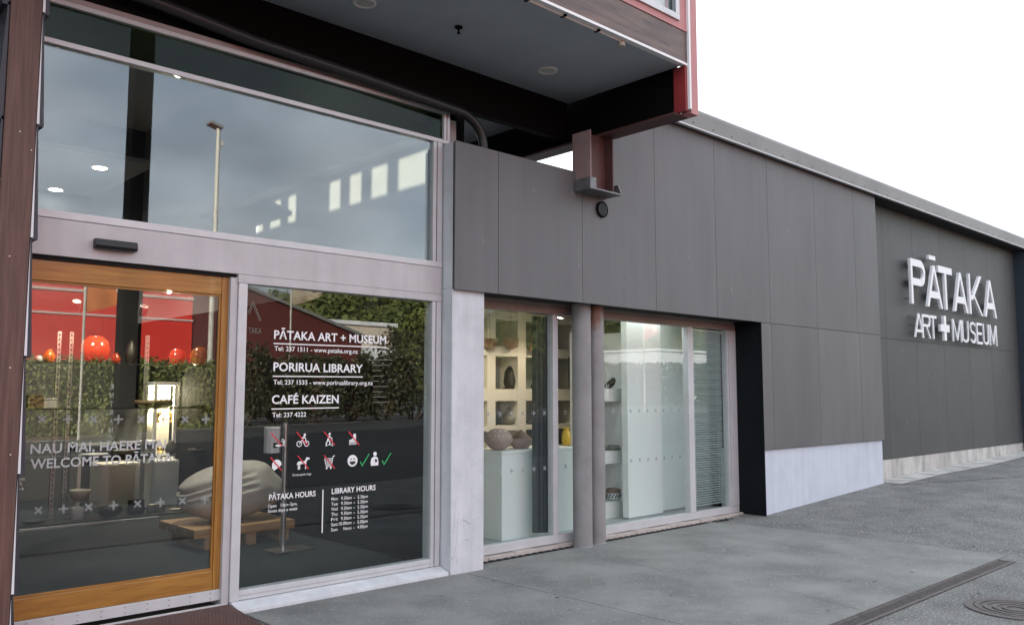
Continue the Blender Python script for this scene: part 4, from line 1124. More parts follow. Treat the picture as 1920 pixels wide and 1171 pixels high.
shop_obj('driftwood_sculpture', 'dark twisted driftwood sculpture on the upper white shelf', 'sculpture', lambda t, l: (MB().tube([l + Vector((-0.14, 0, 0.03)), l + Vector((-0.06, 0.02, 0.05)), l + Vector((0.0, -0.02, 0.09)), l + Vector((0.06, 0, 0.13)), l + Vector((0.10, 0, 0.21))], [0.02, 0.04, 0.055, 0.05, 0.02], 10).build('trunk', M['claydark'], t), MB().tube([l + Vector((0.02, 0, 0.08)), l + Vector((0.10, 0.02, 0.04)), l + Vector((0.15, 0, 0.0))], [0.05, 0.045, 0.035], 10).build('branch', M['claydark'], t), MB().tube([l + Vector((-0.08, 0, 0.04)), l + Vector((-0.10, 0.02, 0.0))], [0.03, 0.02], 8).build('branch', M['claydark'], t)), (p.x, QY + 0.15, zz_[5] + 0.001))
# tall white cupboards
TY = 0.55
t0, t1, t2 = P(1177, 800, TY).x, P(1241, 800, TY).x, P(1284, 800, TY + 0.12).x
tc_ = thing('tall_cupboard', 'tall plain white display cupboard in the middle of the wide pane', 'cupboard', (t0, TY, SF))
B(t0, t1, TY, TY + 0.09, SF + 0.02, 2.55).build('body', M['display'], tc_, 0.003)
B(t0 + 0.01, t1 - 0.01, TY + 0.01, TY + 0.08, SF, SF + 0.019).build('kick', M['intgrey'], tc_)
tc2 = thing('tall_cupboard', 'narrow white panel standing beside the tall cupboard', 'cupboard', (t1, TY, SF))
B(t1 + 0.006, t2, TY + 0.12, TY + 0.2, SF + 0.02, 2.55).build('body', M['display'], tc2, 0.003)
B(t1 + 0.01, t2 - 0.01, TY + 0.13, TY + 0.19, SF, SF + 0.019).build('kick', M['intgrey'], tc2)

# lamps in the shop
def lamp_spot(name, label, loc, aim, power, size, color, spread, group):
    t = thing(name, label, 'light', loc, group)
    loc = Vector(loc); d = (Vector(aim) - loc).normalized()
    m_ = MB(); m_.tube([loc - d * 0.10, loc + d * 0.02], [0.045, 0.05], 18, False)
    m_.add([], []); m_.build('housing', M['whitemetal'], t)
    MB().tube([loc - d * 0.101, loc - d * 0.10], [0.044, 0.044], 18).build('cap', M['whitemetal'], t)
    MB().tube([loc, loc + d * 0.004], [0.040, 0.040], 18).build('bulb', M['lampwarm'], t)
    ld = bpy.data.lights.new('lamp', 'SPOT'); ld.energy = power; ld.color = color; ld.spot_size = spread; ld.spot_blend = 0.6; ld.shadow_soft_size = size
    lo_ = bpy.data.objects.new('lamp', ld); COL.objects.link(lo_)
    lo_.parent = t; lo_.matrix_parent_inverse = ORIGIN[t.name].inverted()
    lo_.location = loc + d * 0.03; lo_.rotation_euler = d.to_track_quat('-Z', 'Y').to_euler()
    return t
WARM = (1.0, 0.83, 0.60)
p = PZ(917, 583, 2.45)
lamp_spot('track_spotlight', 'lit warm spotlight at the top left corner of the shop window', (p.x, min(p.y, 1.85), 2.47), (p.x + 0.3, 2.3, 1.0), 8, 0.05, WARM, rad(110), 'shop spotlights')
lamp_spot('track_spotlight', 'lit spotlight above the plinth with the star pot', (6.35, 1.35, 2.52), (6.3, 2.3, 1.1), 8, 0.06, WARM, rad(120), 'shop spotlights')
lamp_spot('track_spotlight', 'lit spotlight above the open shelf unit', (7.75, 1.45, 2.52), (7.5, 1.6, 0.8), 7, 0.06, WARM, rad(120), 'shop spotlights')
# hidden strip light added to brighten the cupboard fronts
lpn = thing('cupboard_fill_light', 'added strip light hidden by the lintel, brightening the cupboard fronts', 'light', (7.6, 0.4, 2.6))
B(6.3, 8.9, 0.31, 0.49, 2.59, 2.618).build('frame', M['whitemetal'], lpn)
ad_ = bpy.data.lights.new('fill_light', 'AREA'); ad_.shape = 'RECTANGLE'; ad_.size = 2.4; ad_.size_y = 0.16; ad_.energy = 2.5; ad_.color = (0.95, 1.0, 0.98)
ao = bpy.data.objects.new('fill_light', ad_); COL.objects.link(ao); ao.parent = lpn; ao.matrix_parent_inverse = ORIGIN[lpn.name].inverted()
ao.location = (7.6, 0.40, 2.585)

# ================================================================== LOBBY INTERIOR
LX0, LX1, LYB, LZ = 0.6, 4.72, 7.5, 5.64
lb = thing('lobby', 'double height entrance lobby with dark carpet and pale walls', 'room', (2.6, 3.5, 0.06))
lb['kind'] = 'structure'
B(-1.2, 4.72, 0.121, LYB + 0.2, -0.1, 0.055).build('floor', M['carpet'], lb)
B(LX0 - 0.15, 4.95, 0.265, LYB + 0.2, LZ, LZ + 0.15).build('ceiling', M['intwhite'], lb)
B(LX0 - 0.15, 4.95, LYB, LYB + 0.15, 0.06, LZ - 0.001).build('back_wall', M['intmid'], lb)
# right wall: nib, unlit space painted dark below, pale above
B(4.72, 4.90, 0.075, 0.20, 0.06, 2.62).build('nib_wall', M['intgrey'], lb)
B(4.73, 4.90, 0.201, LYB - 0.001, 0.06, 2.62).build('unlit_space_wall', M['intunlit'], lb)
B(4.72, 4.92, 0.075, LYB - 0.001, 2.621, 4.08).build('side_wall_upper', M['intgrey'], lb)
B(4.72, 4.92, 0.263, LYB - 0.001, 4.081, LZ - 0.002).build('side_wall_upper', M['intgrey'], lb)
# bulkhead beam along the side wall, its lower edge makes the long slanting line
B(4.55, 4.719, 0.27, 5.0, 3.88, 4.05).build('side_beam', M['intgrey'], lb)
# left wall with a row of high windows that let the low sun in
oz0, oz1 = 4.97, 5.33
B(LX0 - 0.15, LX0, 0.27, LYB - 0.001, 0.06, oz0).build('left_wall', M['intgrey'], lb)
B(LX0 - 0.15, LX0, 0.27, LYB - 0.001, oz1, LZ - 0.002).build('left_wall', M['intgrey'], lb)
for a, b in ((0.27, 3.30), (4.46, 4.52), (4.92, 4.98), (5.32, 5.38), (5.72, 6.32), (6.62, 6.68), (7.05, 7.11), (7.40, 7.499)):
    B(LX0 - 0.15, LX0, a, b, oz0 + 0.001, oz1 - 0.001).build('window_pier', M['intgrey'], lb)
B(LX0 - 0.08, LX0 - 0.07, 3.301, 7.298, oz0 + 0.001, oz1 - 0.001).build('high_pane', glass_mat('sun_dimming_glass', (0.60, 0.585, 0.53), 0.05), lb)  # unseen tinted pane added to dim the sun patches on the side wall
B(0.442, 1.15, 0.05, 0.25, 0.06, 4.12).build('daylight_block_wall', M['intmid'], lb)  # added out of view to block daylight leaking in beside the door
# lit downlights of the lobby
def lit_downlight(x, y, z, label, power=55, spread=100):
    t = thing('lobby_downlight', label, 'light', (x, y, z), 'lit lobby downlights')
    MB().lathe([(0.11, -0.012), (0.12, -0.001)], (x, y, z), 24).build('ring', M['whitemetal'], t)
    MB().add([(x + 0.085 * math.cos(-2 * math.pi * k / 24), y + 0.085 * math.sin(-2 * math.pi * k / 24), z - 0.0135) for k in range(24)], [tuple(range(24))]).build('bulb', M['lampwhite'], t)
    ld = bpy.data.lights.new('lamp', 'SPOT'); ld.energy = power; ld.color = (1, 0.93, 0.8); ld.spot_size = rad(spread); ld.spot_blend = 0.8; ld.shadow_soft_size = 0.08
    lo_ = bpy.data.objects.new('lamp', ld); COL.objects.link(lo_); lo_.parent = t; lo_.matrix_parent_inverse = ORIGIN[t.name].inverted()
    lo_.location = (x, y, z - 0.03)
# they hang from a dropped ceiling raft
RZ = 4.45
q1_, q2_ = PZ(187, 315, RZ - 0.01), PZ(85, 367, RZ - 0.01)
raft = thing('ceiling_raft', 'pale suspended ceiling raft carrying two lit downlights', 'ceiling raft', (q1_.x, q1_.y, RZ))
B(q1_.x - 1.2, q1_.x + 0.5, q1_.y - 0.6, 7.4, RZ, RZ + 0.05).build('board', M['intgrey'], raft)
for yy in (q1_.y, 7.0):
    MB().tube([(q1_.x - 0.8, yy, RZ + 0.05), (q1_.x - 0.8, yy, LZ)], 0.004, 6).build('hanger', M['galv'], raft)
lit_downlight(q1_.x, q1_.y, RZ, 'lit lobby downlight nearer the black column')
lit_downlight(q2_.x, min(q2_.y, 7.2), RZ, 'lit lobby downlight lower left near the timber corner')

lit_downlight(3.75, 1.9, LZ - 0.001, 'added unseen downlight brightening the stone sculpture', 150, 34)  # extra lamp out of view, added to brighten the carving
# glass display cabinet at the back of the lobby
KY = 4.85
cbn = thing('display_cabinet', 'glass shelf cabinet on slotted steel uprights across the back of the lobby', 'cabinet', (3, KY, 0.06))
kx0, kx1 = P(-30, 800, KY).x, P(418, 800, KY).x
LF = 0.055
zb_ = P(200, 972, KY).z
B(kx0, kx1 + 0.3, KY, KY + 0.55, LF, zb_).build('base', M['darkshelf'], cbn)
shelf_z = [P(300, 852, KY + 0.2).z, P(300, 763, KY + 0.2).z, P(300, 684, KY + 0.2).z]
for z_ in shelf_z:
    B(kx0, kx1, KY + 0.03, KY + 0.50, z_ - 0.012, z_).build('shelf', M['g_thin'], cbn)
    B(kx0, kx1, KY + 0.024, KY + 0.029, z_ - 0.014, z_ + 0.002).build('shelf_edge', M['darkshelf'], cbn)
for u in (105, 128, 272, 402):
    xx = P(u, 750, KY + 0.5).x
    m_ = MB(); z_ = LF
    m_.box(xx - 0.022, xx - 0.008, KY + 0.48, KY + 0.52, LF, 2.3).box(xx + 0.008, xx + 0.022, KY + 0.48, KY + 0.52, LF, 2.3)
    while z_ < 2.3:
        m_.box(xx - 0.0078, xx + 0.0078, KY + 0.485, KY + 0.515, z_, z_ + 0.03); z_ += 0.06
    m_.build('upright', M['slotsteel'], cbn)
tk = tag(B(kx0, P(300, 980, 4.6).x, 4.62, 4.66, LF, LF + 0.02).build('floor_track', M['alu_w']), 'pale aluminium track across the carpet before the cabinet', 'floor track')
# things on the shelves
def pot(name, label, cat, u, z, r, h, prof, mt, foot='claydark', yy=KY + 0.24, grp=None):
    p = P(u, 800, yy)
    t = thing(name, label, cat, (p.x, yy, z + 0.001), grp)
    MB().lathe([(a * r, b * h) for a, b in prof], (p.x, yy, z + 0.001), 26).build('body', M[mt], t)
    MB().lathe([(prof[0][0] * r * 1.02, 0.0005), (prof[0][0] * r * 1.06, h * 0.03), (prof[0][0] * r, h * 0.05)], (p.x, yy, z + 0.001), 20).build('foot', M[foot], t)
    return t
BOWL = [(0.5, 0), (0.8, 0.3), (1, 0.95), (0.95, 1.0), (0.75, 0.5), (0.3, 0.25)]
VASE = [(0.6, 0), (0.95, 0.25), (1, 0.5), (0.6, 0.8), (0.42, 0.9), (0.5, 1.0)]
BALL = [(0.4, 0), (0.85, 0.2), (1, 0.5), (0.85, 0.8), (0.45, 0.98)]
DISH = [(0.6, 0), (0.95, 0.5), (1, 1.0), (0.9, 0.9), (0.4, 0.5)]
DRUM = [(0.9, 0), (1, 0.08), (1, 0.9), (0.97, 1.0), (0.9, 0.95)]
s1, s2, s3 = shelf_z
pot('orange_globe', 'orange glazed round vessel on the top glass shelf, rightmost', 'vessel', 370, s3, 0.13, 0.25, BALL, 'orange', 'claydark')
pot('red_globe', 'large red glazed round vessel on the top glass shelf', 'vessel', 172, s3, 0.17, 0.34, BALL, 'clayred')
pot('red_ring_vase', 'red flattened vase between the black bottle and orange globe', 'vase', 328, s3, 0.11, 0.22, BALL, 'clayred')
pot('black_bottle', 'tall black bottle on the top shelf before the black column', 'bottle', 240, s3, 0.07, 0.30, VASE, 'claydark')
pot('red_jar', 'small red jar left of the black bottle', 'jar', 212, s3, 0.055, 0.14, VASE, 'clayred')
pot('pale_ball', 'small pale ball at the left end of the top shelf', 'ornament', 66, s3, 0.04, 0.08, BALL, 'claywhite')
pot('amber_pot', 'amber clay pot near the left end of the top shelf', 'pot', 85, s3, 0.07, 0.16, VASE, 'orange')
pot('brown_boat_dish', 'long brown boat shaped dish on the middle glass shelf', 'dish', 285, s2, 0.22, 0.09, DISH, 'claybrown')
pot('bronze_bowl', 'rounded bronze green bowl beside the brown boat dish', 'bowl', 306, s2, 0.11, 0.10, BALL, 'claygrey')
pot('black_tray', 'flat black tray at the right end of the middle shelf', 'tray', 368, s2, 0.14, 0.02, DISH, 'claydark')
pot('grey_jug', 'grey clay jug on the lower glass shelf', 'jug', 322, s1, 0.075, 0.17, VASE, 'claygrey')
pot('dark_platter', 'dark platter on the lower glass shelf right of the jug', 'platter', 378, s1, 0.16, 0.05, DISH, 'claydark')
pot('pale_platter', 'pale wide platter at the left of the lower glass shelf', 'platter', 180, s1, 0.15, 0.05, DISH, 'claywhite')
pot('brown_bowl', 'brown bowl in the middle of the lower glass shelf', 'bowl', 236, s1, 0.13, 0.08, BOWL, 'claygrey')
# left end, middle shelf: small boxes and prints
for k, (u, w_, h_, mt, lab) in enumerate(((65, 0.16, 0.14, 'claybrown', 'brown clay block at the left end of the middle shelf'), (92, 0.14, 0.10, 'claywhite', 'white card box beside the brown clay block'))):
    p = P(u, 760, KY + 0.2)
    t = thing('shelf_box', lab, 'box', (p.x, KY + 0.2, s2))
    B(p.x - w_ / 2, p.x + w_ / 2, KY + 0.15, KY + 0.3, s2 + 0.001, s2 + h_).build('body', M[mt], t, 0.006)
    B(p.x - w_ / 2 - 0.003, p.x + w_ / 2 + 0.003, KY + 0.147, KY + 0.303, s2 + h_ + 0.001, s2 + h_ + 0.02).build('lid', M[mt], t, 0.003)
# base shelf wares
def base_pos(u): return P(u, 960, KY + 0.2)
zb = zb_
t = thing('glass_riser', 'clear glass riser box under the pale footed bowl', 'riser', (base_pos(155).x, KY + 0.25, zb))
p = base_pos(155)
for a in ((p.x - 0.16, p.x - 0.15, KY + 0.1, KY + 0.4, zb + 0.001, zb + 0.20), (p.x + 0.15, p.x + 0.16, KY + 0.1, KY + 0.4, zb + 0.001, zb + 0.20), (p.x - 0.16, p.x + 0.16, KY + 0.1, KY + 0.4, zb + 0.201, zb + 0.21)):
    B(*a).build('sheet', M['g_thin'], t)
pot('pale_bowl', 'pale speckled bowl on the glass riser', 'bowl', 156, zb + 0.21, 0.12, 0.13, BOWL, 'claypale', 'claypale', KY + 0.25)
pot('white_drum', 'small pale blue white drum pot inside the glass riser', 'pot', 153, zb, 0.075, 0.14, DRUM, 'claywhite', 'claywhite', KY + 0.24)
pot('black_plate', 'wide black plate at the left end of the base shelf', 'plate', 72, zb, 0.13, 0.035, DISH, 'claydark', 'claydark', KY + 0.2)
pot('black_basin', 'black oval basin on the base shelf', 'basin', 212, zb, 0.15, 0.11, BOWL, 'claydark', 'claydark', KY + 0.2)
pot('grey_tumbler', 'left of two grey green tumblers on the base shelf', 'tumbler', 290, zb, 0.055, 0.10, DRUM, 'claygrey', 'claydark', KY + 0.2, 'grey tumblers on the base shelf')
pot('grey_tumbler', 'right of two grey green tumblers on the base shelf', 'tumbler', 307, zb, 0.05, 0.09, DRUM, 'claygrey', 'claydark', KY + 0.2, 'grey tumblers on the base shelf')
pot('pale_saucer', 'small pale saucer at the right end of the base shelf', 'saucer', 334, zb, 0.07, 0.02, DISH, 'claypale', 'claypale', KY + 0.2)
p = base_pos(255)
t = thing('black_box', 'upright black square box on the base shelf', 'box', (p.x, KY + 0.2, zb))
B(p.x - 0.085, p.x + 0.085, KY + 0.15, KY + 0.27, zb + 0.001, zb + 0.17).build('body', M['claydark'], t, 0.015)
B(p.x - 0.06, p.x + 0.06, KY + 0.146, KY + 0.149, zb + 0.04, zb + 0.14).build('label', M['blindsash'], t)
# white plinths and show cases behind the cabinet
def plinth(u0, u1, v1, y, label, m_='display'):
    a, b = P(u0, 900, y).x, P(u1, 900, y).x
    zt_ = P(u0, v1, y).z
    t = thing('show_plinth', label, 'plinth', (a, y, LF))
    B(a, b, y, y + 0.5, LF + 0.001, zt_).build('body', M[m_], t, 0.005)
    B(a + 0.004, b - 0.004, y + 0.004, y + 0.496, zt_ + 0.001, zt_ + 0.012).build('top', M[m_], t)
    return zt_
zp1 = plinth(192, 268, 872, 5.9, 'cream white plinth behind the cabinet, left of the sculpture', 'nicheback')
zp2 = plinth(282, 362, 866, 5.75, 'white cupboard plinth right behind the stone sculpture')
p0, p1_ = P(288, 800, 5.8), P(366, 800, 5.8)
t = thing('glass_show_case', 'white framed glass show case with lit gold objects', 'show case', (p0.x, 5.8, zp2))
zc_ = P(300, 722, 5.8).z
for a in ((p0.x, p0.x + 0.04), (p1_.x - 0.04, p1_.x), ((p0.x + p1_.x) / 2 - 0.02, (p0.x + p1_.x) / 2 + 0.02)):
    B(a[0], a[1], 5.8, 5.84, zp2 + 0.02, zc_).build('post', M['whitemetal'], t)
B(p0.x, p1_.x, 5.799, 6.2, zc_ + 0.001, zc_ + 0.05).build('top', M['whitemetal'], t)
B(p0.x + 0.041, p1_.x - 0.041, 6.15, 6.16, zp2 + 0.02, zc_).build('back', M['nicheback'], t)
B(p0.x + 0.041, p1_.x - 0.041, 5.86, 6.14, (zp2 + zc_) / 2, (zp2 + zc_) / 2 + 0.01).build('shelf', M['g_thin'], t)
for k, (fx, fz) in enumerate(((0.2, 0.75), (0.55, 0.78), (0.8, 0.72), (0.3, 0.25), (0.65, 0.28))):
    xx = p0.x + (p1_.x - p0.x) * fx; zz = zp2 + 0.03 if fz < 0.5 else (zp2 + zc_) / 2 + 0.011
    tt = thing('gold_cup', ['small gold cup, upper left in the lit show case', 'small gold cup, upper middle in the lit show case', 'small gold cup, upper right in the lit show case', 'small gold cup, lower left in the lit show case', 'small gold cup, lower right in the lit show case'][k], 'cup', (xx, 5.98, zz), 'gold cups in the show case')
    MB().lathe([(0.03, 0), (0.012, 0.03), (0.012, 0.06), (0.045, 0.10), (0.05, 0.15), (0.045, 0.15)], (xx, 5.98, zz), 16).build('bowl', M['gold'], tt)
    MB().lathe([(0.035, 0), (0.033, 0.008)], (xx, 5.98, zz), 16).build('foot', M['gold'], tt)
for fx, lab in ((0.3, 'left lit bead lamp inside the show case'), (0.72, 'right lit bead lamp inside the show case')):
    xx = p0.x + (p1_.x - p0.x) * fx
    tt = thing('case_lamp', lab, 'light', (xx, 5.9, zc_ - 0.02), 'show case lamps')
    MB().lathe([(0.008, -0.05), (0.022, -0.035), (0.022, -0.015), (0.008, -0.002)], (xx, 5.9, zc_), 14).build('bulb', M['lampwarm'], tt)
    ld = bpy.data.lights.new('lamp', 'POINT'); ld.energy = 14; ld.color = WARM; ld.shadow_soft_size = 0.03
    lo_ = bpy.data.objects.new('lamp', ld); COL.objects.link(lo_); lo_.parent = tt; lo_.matrix_parent_inverse = ORIGIN[tt.name].inverted(); lo_.location = (xx, 5.88, zc_ - 0.10)
for xx, lab in ((3.0, 'left lit spotlight above the glass cabinet'), (3.75, 'right lit spotlight above the glass cabinet')):
    lamp_spot('cabinet_spotlight', lab, (xx, KY - 0.25, 2.52), (xx + 0.1, KY + 0.9, 0.9), 9, 0.04, WARM, rad(120), 'cabinet spotlights')
# leaning prints on a rack
for k in range(4):
    p = P(165 + k * 27, 830, 5.5)
    t = thing('leaning_print', ['leaning mounted print, first from the left behind the cabinet', 'leaning mounted print, second from the left behind the cabinet', 'leaning mounted print, third from the left behind the cabinet', 'leaning mounted print, rightmost behind the cabinet'][k], 'print', (p.x, 5.5, p.z), 'prints leaning behind the cabinet')
    w_, h_ = 0.30, 0.44
    def tl(x, z): return (p.x + x + z * 0.32, 5.5 + k * 0.04 + z * 0.2, p.z + z)
    MB().add([tl(-w_ / 2, 0), tl(w_ / 2, 0), tl(w_ / 2, h_), tl(-w_ / 2, h_)] + [tuple(Vector(tl(a, b)) + Vector((0, 0.02, 0))) for a, b in ((-w_ / 2, 0), (w_ / 2, 0), (w_ / 2, h_), (-w_ / 2, h_))],
             [(0, 1, 2, 3), (7, 6, 5, 4), (0, 4, 5, 1), (1, 5, 6, 2), (2, 6, 7, 3), (3, 7, 4, 0)]).build('mount', M['print'], t)
    MB().add([tuple(Vector(tl(a, b)) + Vector((0, -0.003, 0))) for a, b in ((-w_ / 2 + 0.05, 0.06), (w_ / 2 - 0.05, 0.06), (w_ / 2 - 0.05, h_ - 0.06), (-w_ / 2 + 0.05, h_ - 0.06))], [(0, 1, 2, 3)]).build('picture', M['print'], t)
t = thing('print_rack', 'low rack that holds the leaning prints behind the cabinet', 'rack', (P(160, 830, 5.5).x, 5.5, LF))
pr0, pr1 = P(140, 830, 5.6).x, P(290, 830, 5.6).x
zr_ = P(165, 830, 5.5).z
B(pr0, pr1, 5.45, 5.85, zr_ - 0.03, zr_ - 0.002).build('ledge', M['display'], t)
for xx in (pr0 + 0.02, pr1 - 0.06):
    B(xx, xx + 0.04, 5.5, 5.8, LF + 0.001, zr_ - 0.031).build('leg', M['display'], t)

# stone sculpture on a timber pallet
pc = PZ(425, 1000, 0.2)
pal = thing('timber_pallet', 'raw timber pallet on the dark carpet under the stone sculpture', 'pallet', (pc.x, 2.4, LF))
a0, a1 = PZ(300, 985, 0.24), PZ(553, 985, 0.24)
pfy, pby = 2.12, 3.0
pxL, pxR = P(372, 1000, pfy).x - 0.0, P(553, 985, pfy).x
pxL = P(368, 1000, pfy).x
zpt = P(440, 985, pfy).z
zpt = max(0.20, min(0.30, zpt))
nb = 4
for k in range(nb):
    y0 = pfy + (pby - pfy) * k / nb
    B(pxL - 0.02, pxR, y0 + 0.002, y0 + (pby - pfy) / nb - 0.004, zpt - 0.085, zpt).build('board', M['pallet'], pal, 0.006)
for xx in (pxL + 0.10, (pxL + pxR) / 2, pxR - 0.16):
    B(xx, xx + 0.11, pfy + 0.03, pby - 0.03, LF + 0.001, zpt - 0.086).build('bearer', M['pallet'], pal, 0.006)
stn = thing('stone_sculpture', 'big rounded pale stone carving with folded grooves on the pallet', 'sculpture', ((pxL + pxR) / 2, 2.55, zpt))
def stone_mesh():
    bm = bmesh.new()
    bmesh.ops.create_uvsphere(bm, u_segments=110, v_segments=70, radius=1.0)
    cxs = P(440, 920, 2.5).x; zc1 = P(440, 918, 2.5).z
    rx = (P(532, 920, 2.5).x - P(340, 920, 2.5).x) / 2; rzz = (P(440, 863, 2.5).z - zpt) / 2
    for v in bm.verts:
        x, y, z = v.co
        # a wide egg, flatter below, tapering to the right, with carved furrows
        tx = 1.0 - 0.16 * max(0, x) ** 2
        X = x * rx * 1.02; Y = y * 0.36 * tx; Z = (z * (0.9 if z < 0 else 1.0)) * rzz * tx
        Z += 0.05 * rzz * math.sin(3.0 * x + 0.5)
        d = 0.0
        ang = math.atan2(z, x)
        for k, (off, wd, dep) in enumerate(((0.10, 0.055, 0.055), (0.34, 0.05, 0.045), (0.56, 0.055, 0.05))):
            f_ = z - (off + 0.35 * (x + 0.35) - 0.42 * (x + 0.3) ** 2)
            if x < 0.25: d -= dep * math.exp(-(f_ / wd) ** 2) * (1 - max(0, min(1, (x + 0.0) / 0.25)))
        # lobe at the upper right
        f2 = (x - 0.42) ** 2 / 0.05 + (z - 0.72) ** 2 / 0.05
        d += 0.06 * math.exp(-f2)
        f3 = (x + 0.05) ** 2 / 0.004 + (z - 0.62 - 0.2 * x) ** 2 / 0.02
        for q in range(5):
            f4 = (x + 0.42 - q * 0.085) ** 2 / 0.0012 + (z - 0.52 + 0.1 * q * 0.2) ** 2 / 0.008
            d -= 0.03 * math.exp(-f4)
        n_ = Vector((x / rx, y / 0.36, z / rzz)).normalized()
        d += 0.010 * noise.noise(Vector((x * 3, y * 3, z * 3)))
        v.co = Vector((cxs + X, 2.55 + Y, zpt + rzz * 0.93 + Z)) + n_ * d
        if v.co.z < zpt + 0.002: v.co.z = zpt + 0.002
    me = bpy.data.meshes.new('carving'); bm.to_mesh(me); bm.free()
    for p_ in me.polygons: p_.use_smooth = True
    return me
put('carving', stone_mesh(), M['stone'], stn)

# hand sanitiser stand
hs0 = PZ(530, 1030, LF)
hs = thing('sanitiser_stand', 'white hand sanitiser dispenser on a steel pole and flat base', 'dispenser stand', (hs0.x, hs0.y, LF))
hy = hs0.y
B(hs0.x - 0.16, hs0.x + 0.26, hy - 0.16, hy + 0.10, LF + 0.001, LF + 0.012).build('base_plate', M['steel'], hs, 0.003)
ztop = P(528, 792, hy).z
MB().tube([(hs0.x, hy, LF + 0.012), (hs0.x, hy, ztop)], 0.026, 18).build('pole', M['steel'], hs)
zd0, zd1 = P(514, 849, hy - 0.1).z, P(514, 800, hy - 0.1).z
xd0, xd1 = P(500, 825, hy - 0.1).x, P(526, 825, hy - 0.1).x
MB().prism([(xd0, hy - 0.04), (xd0, hy - 0.10), (xd0 + 0.03, hy - 0.135), (xd1 - 0.03, hy - 0.135), (xd1, hy - 0.10), (xd1, hy - 0.04)], zd0, zd1, 'z').build('dispenser', M['whitemetal'], hs, 0.008)
B(xd0 + 0.05, xd1 - 0.05, hy - 0.138, hy - 0.134, zd0 + 0.05, zd0 + 0.10).build('window', M['claydark'], hs)

# ================================================================== LETTERING ON THE GLASS
_tc = {}
def text_polys(body, bold=0.0):
    cu = bpy.data.curves.new('t', 'FONT'); cu.body = body; cu.size = 1.0; cu.resolution_u = 3; cu.offset = bold; cu.space_character = 1.02
    o = bpy.data.objects.new('t', cu); COL.objects.link(o)
    dg = bpy.context.evaluated_depsgraph_get()
    me = bpy.data.meshes.new_from_object(o.evaluated_get(dg))
    bpy.data.objects.remove(o); bpy.data.curves.remove(cu)
    return me
CAPH = None
def cap_height():
    global CAPH
    if CAPH is None:
        m_ = text_polys('H'); CAPH = max(v.co.y for v in m_.vertices) - min(v.co.y for v in m_.vertices)
    return CAPH
def lettering(name, body, pl, pr, cap, y, mt, parent, bold=0.012, mirror=False, label=None):
    """text between world points pl (baseline left) and pr (baseline right) of cap height cap"""
    bars = []
    clean = body
    me = text_polys(clean, bold)
    xs_ = [v.co.x for v in me.vertices]; x0, x1 = min(xs_), max(xs_)
    sx = (pr.x - pl.x) / (x1 - x0); sz = cap / cap_height()
    z0 = (pl.z + pr.z) / 2
    for v in me.vertices:
        X = (v.co.x - x0) * sx
        if mirror: X = (pr.x - pl.x) - X
        v.co = Vector((pl.x + X, y, z0 + v.co.y * sz))
    if mirror: me.flip_normals()
    me.name = name
    o = put(name, me, M[mt], parent)
    if label: o['label'] = label
    return o
VY = -0.0025
def wtxt(body, u0, v0, u1, v1, capx, mt='vinyl', parent=None, bold=0.014, y=VY, name='lettering', mirror=False):
    a, b = P(u0, v0, y), P(u1, v1, y)
    cap = P(u0, v0 - capx, y).z - a.z
    return lettering(name, body, a, b, cap, y, mt, parent or pane, bold, mirror)
def bar(u0, v0, u1, v1, tpx, mt, parent, y=VY, name='rule'):
    a, b = P(u0, v0, y), P(u1, v1, y)
    t = abs(P(u0, v0 - tpx, y).z - a.z) / 2
    d = (b - a).normalized(); n_ = Vector((-d.z, 0, d.x)) * t
    return MB().add([a - n_, b - n_, b + n_, a + n_], [(0, 1, 2, 3)]).build(name, M[mt], parent)
wtxt('PĀTAKA ART + MUSEUM', 513.8, 636, 723.9, 643, 15.5, bold=0.022)
bar(513, 643.5, 724.6, 651, 2.2, 'vinyl', pane)
wtxt('Tel: 237 1511 - www.pataka.org.nz', 514.5, 657.8, 670.9, 661.6, 8.3)
wtxt('PORIRUA LIBRARY', 512.5, 696, 680, 697, 15.5, bold=0.022)
bar(511.3, 704.8, 680, 706.2, 2.2, 'vinyl', pane)
wtxt('Tel: 237 1533 - www.porirualibrary.org.nz', 512.5, 720.6, 699, 720.9, 8.3)
wtxt('CAFÉ KAIZEN', 509.5, 756.4, 635, 755, 15.5, bold=0.022)
bar(509, 766.2, 635.6, 763.8, 2.2, 'vinyl', pane)
wtxt('Tel: 237 4222', 510.5, 781.9, 574, 780, 8.3)
wtxt('Except guide dogs', 548.7, 891.8, 583.5, 889.2, 4.2, bold=0.0)
wtxt('PĀTAKA HOURS', 504.2, 936.8, 591.7, 929.2, 10.2, bold=0.02)
wtxt('Open   10am–5pm,', 502.2, 951, 557.5, 946.4, 6.2, bold=0.004)
wtxt('Seven days a week', 502.2, 960.2, 557.8, 955.6, 6.2, bold=0.004)
a, b = P(605.7, 917.5, VY), P(604, 998.2, VY)
MB().add([(a.x - 0.005, VY, b.z), (a.x + 0.005, VY, b.z), (a.x + 0.005, VY, a.z), (a.x - 0.005, VY, a.z)], [(0, 1, 2, 3)]).build('rule', M['vinyl'], pane)
wtxt('LIBRARY HOURS', 621.9, 925.4, 704.2, 917.6, 9.8, bold=0.02)
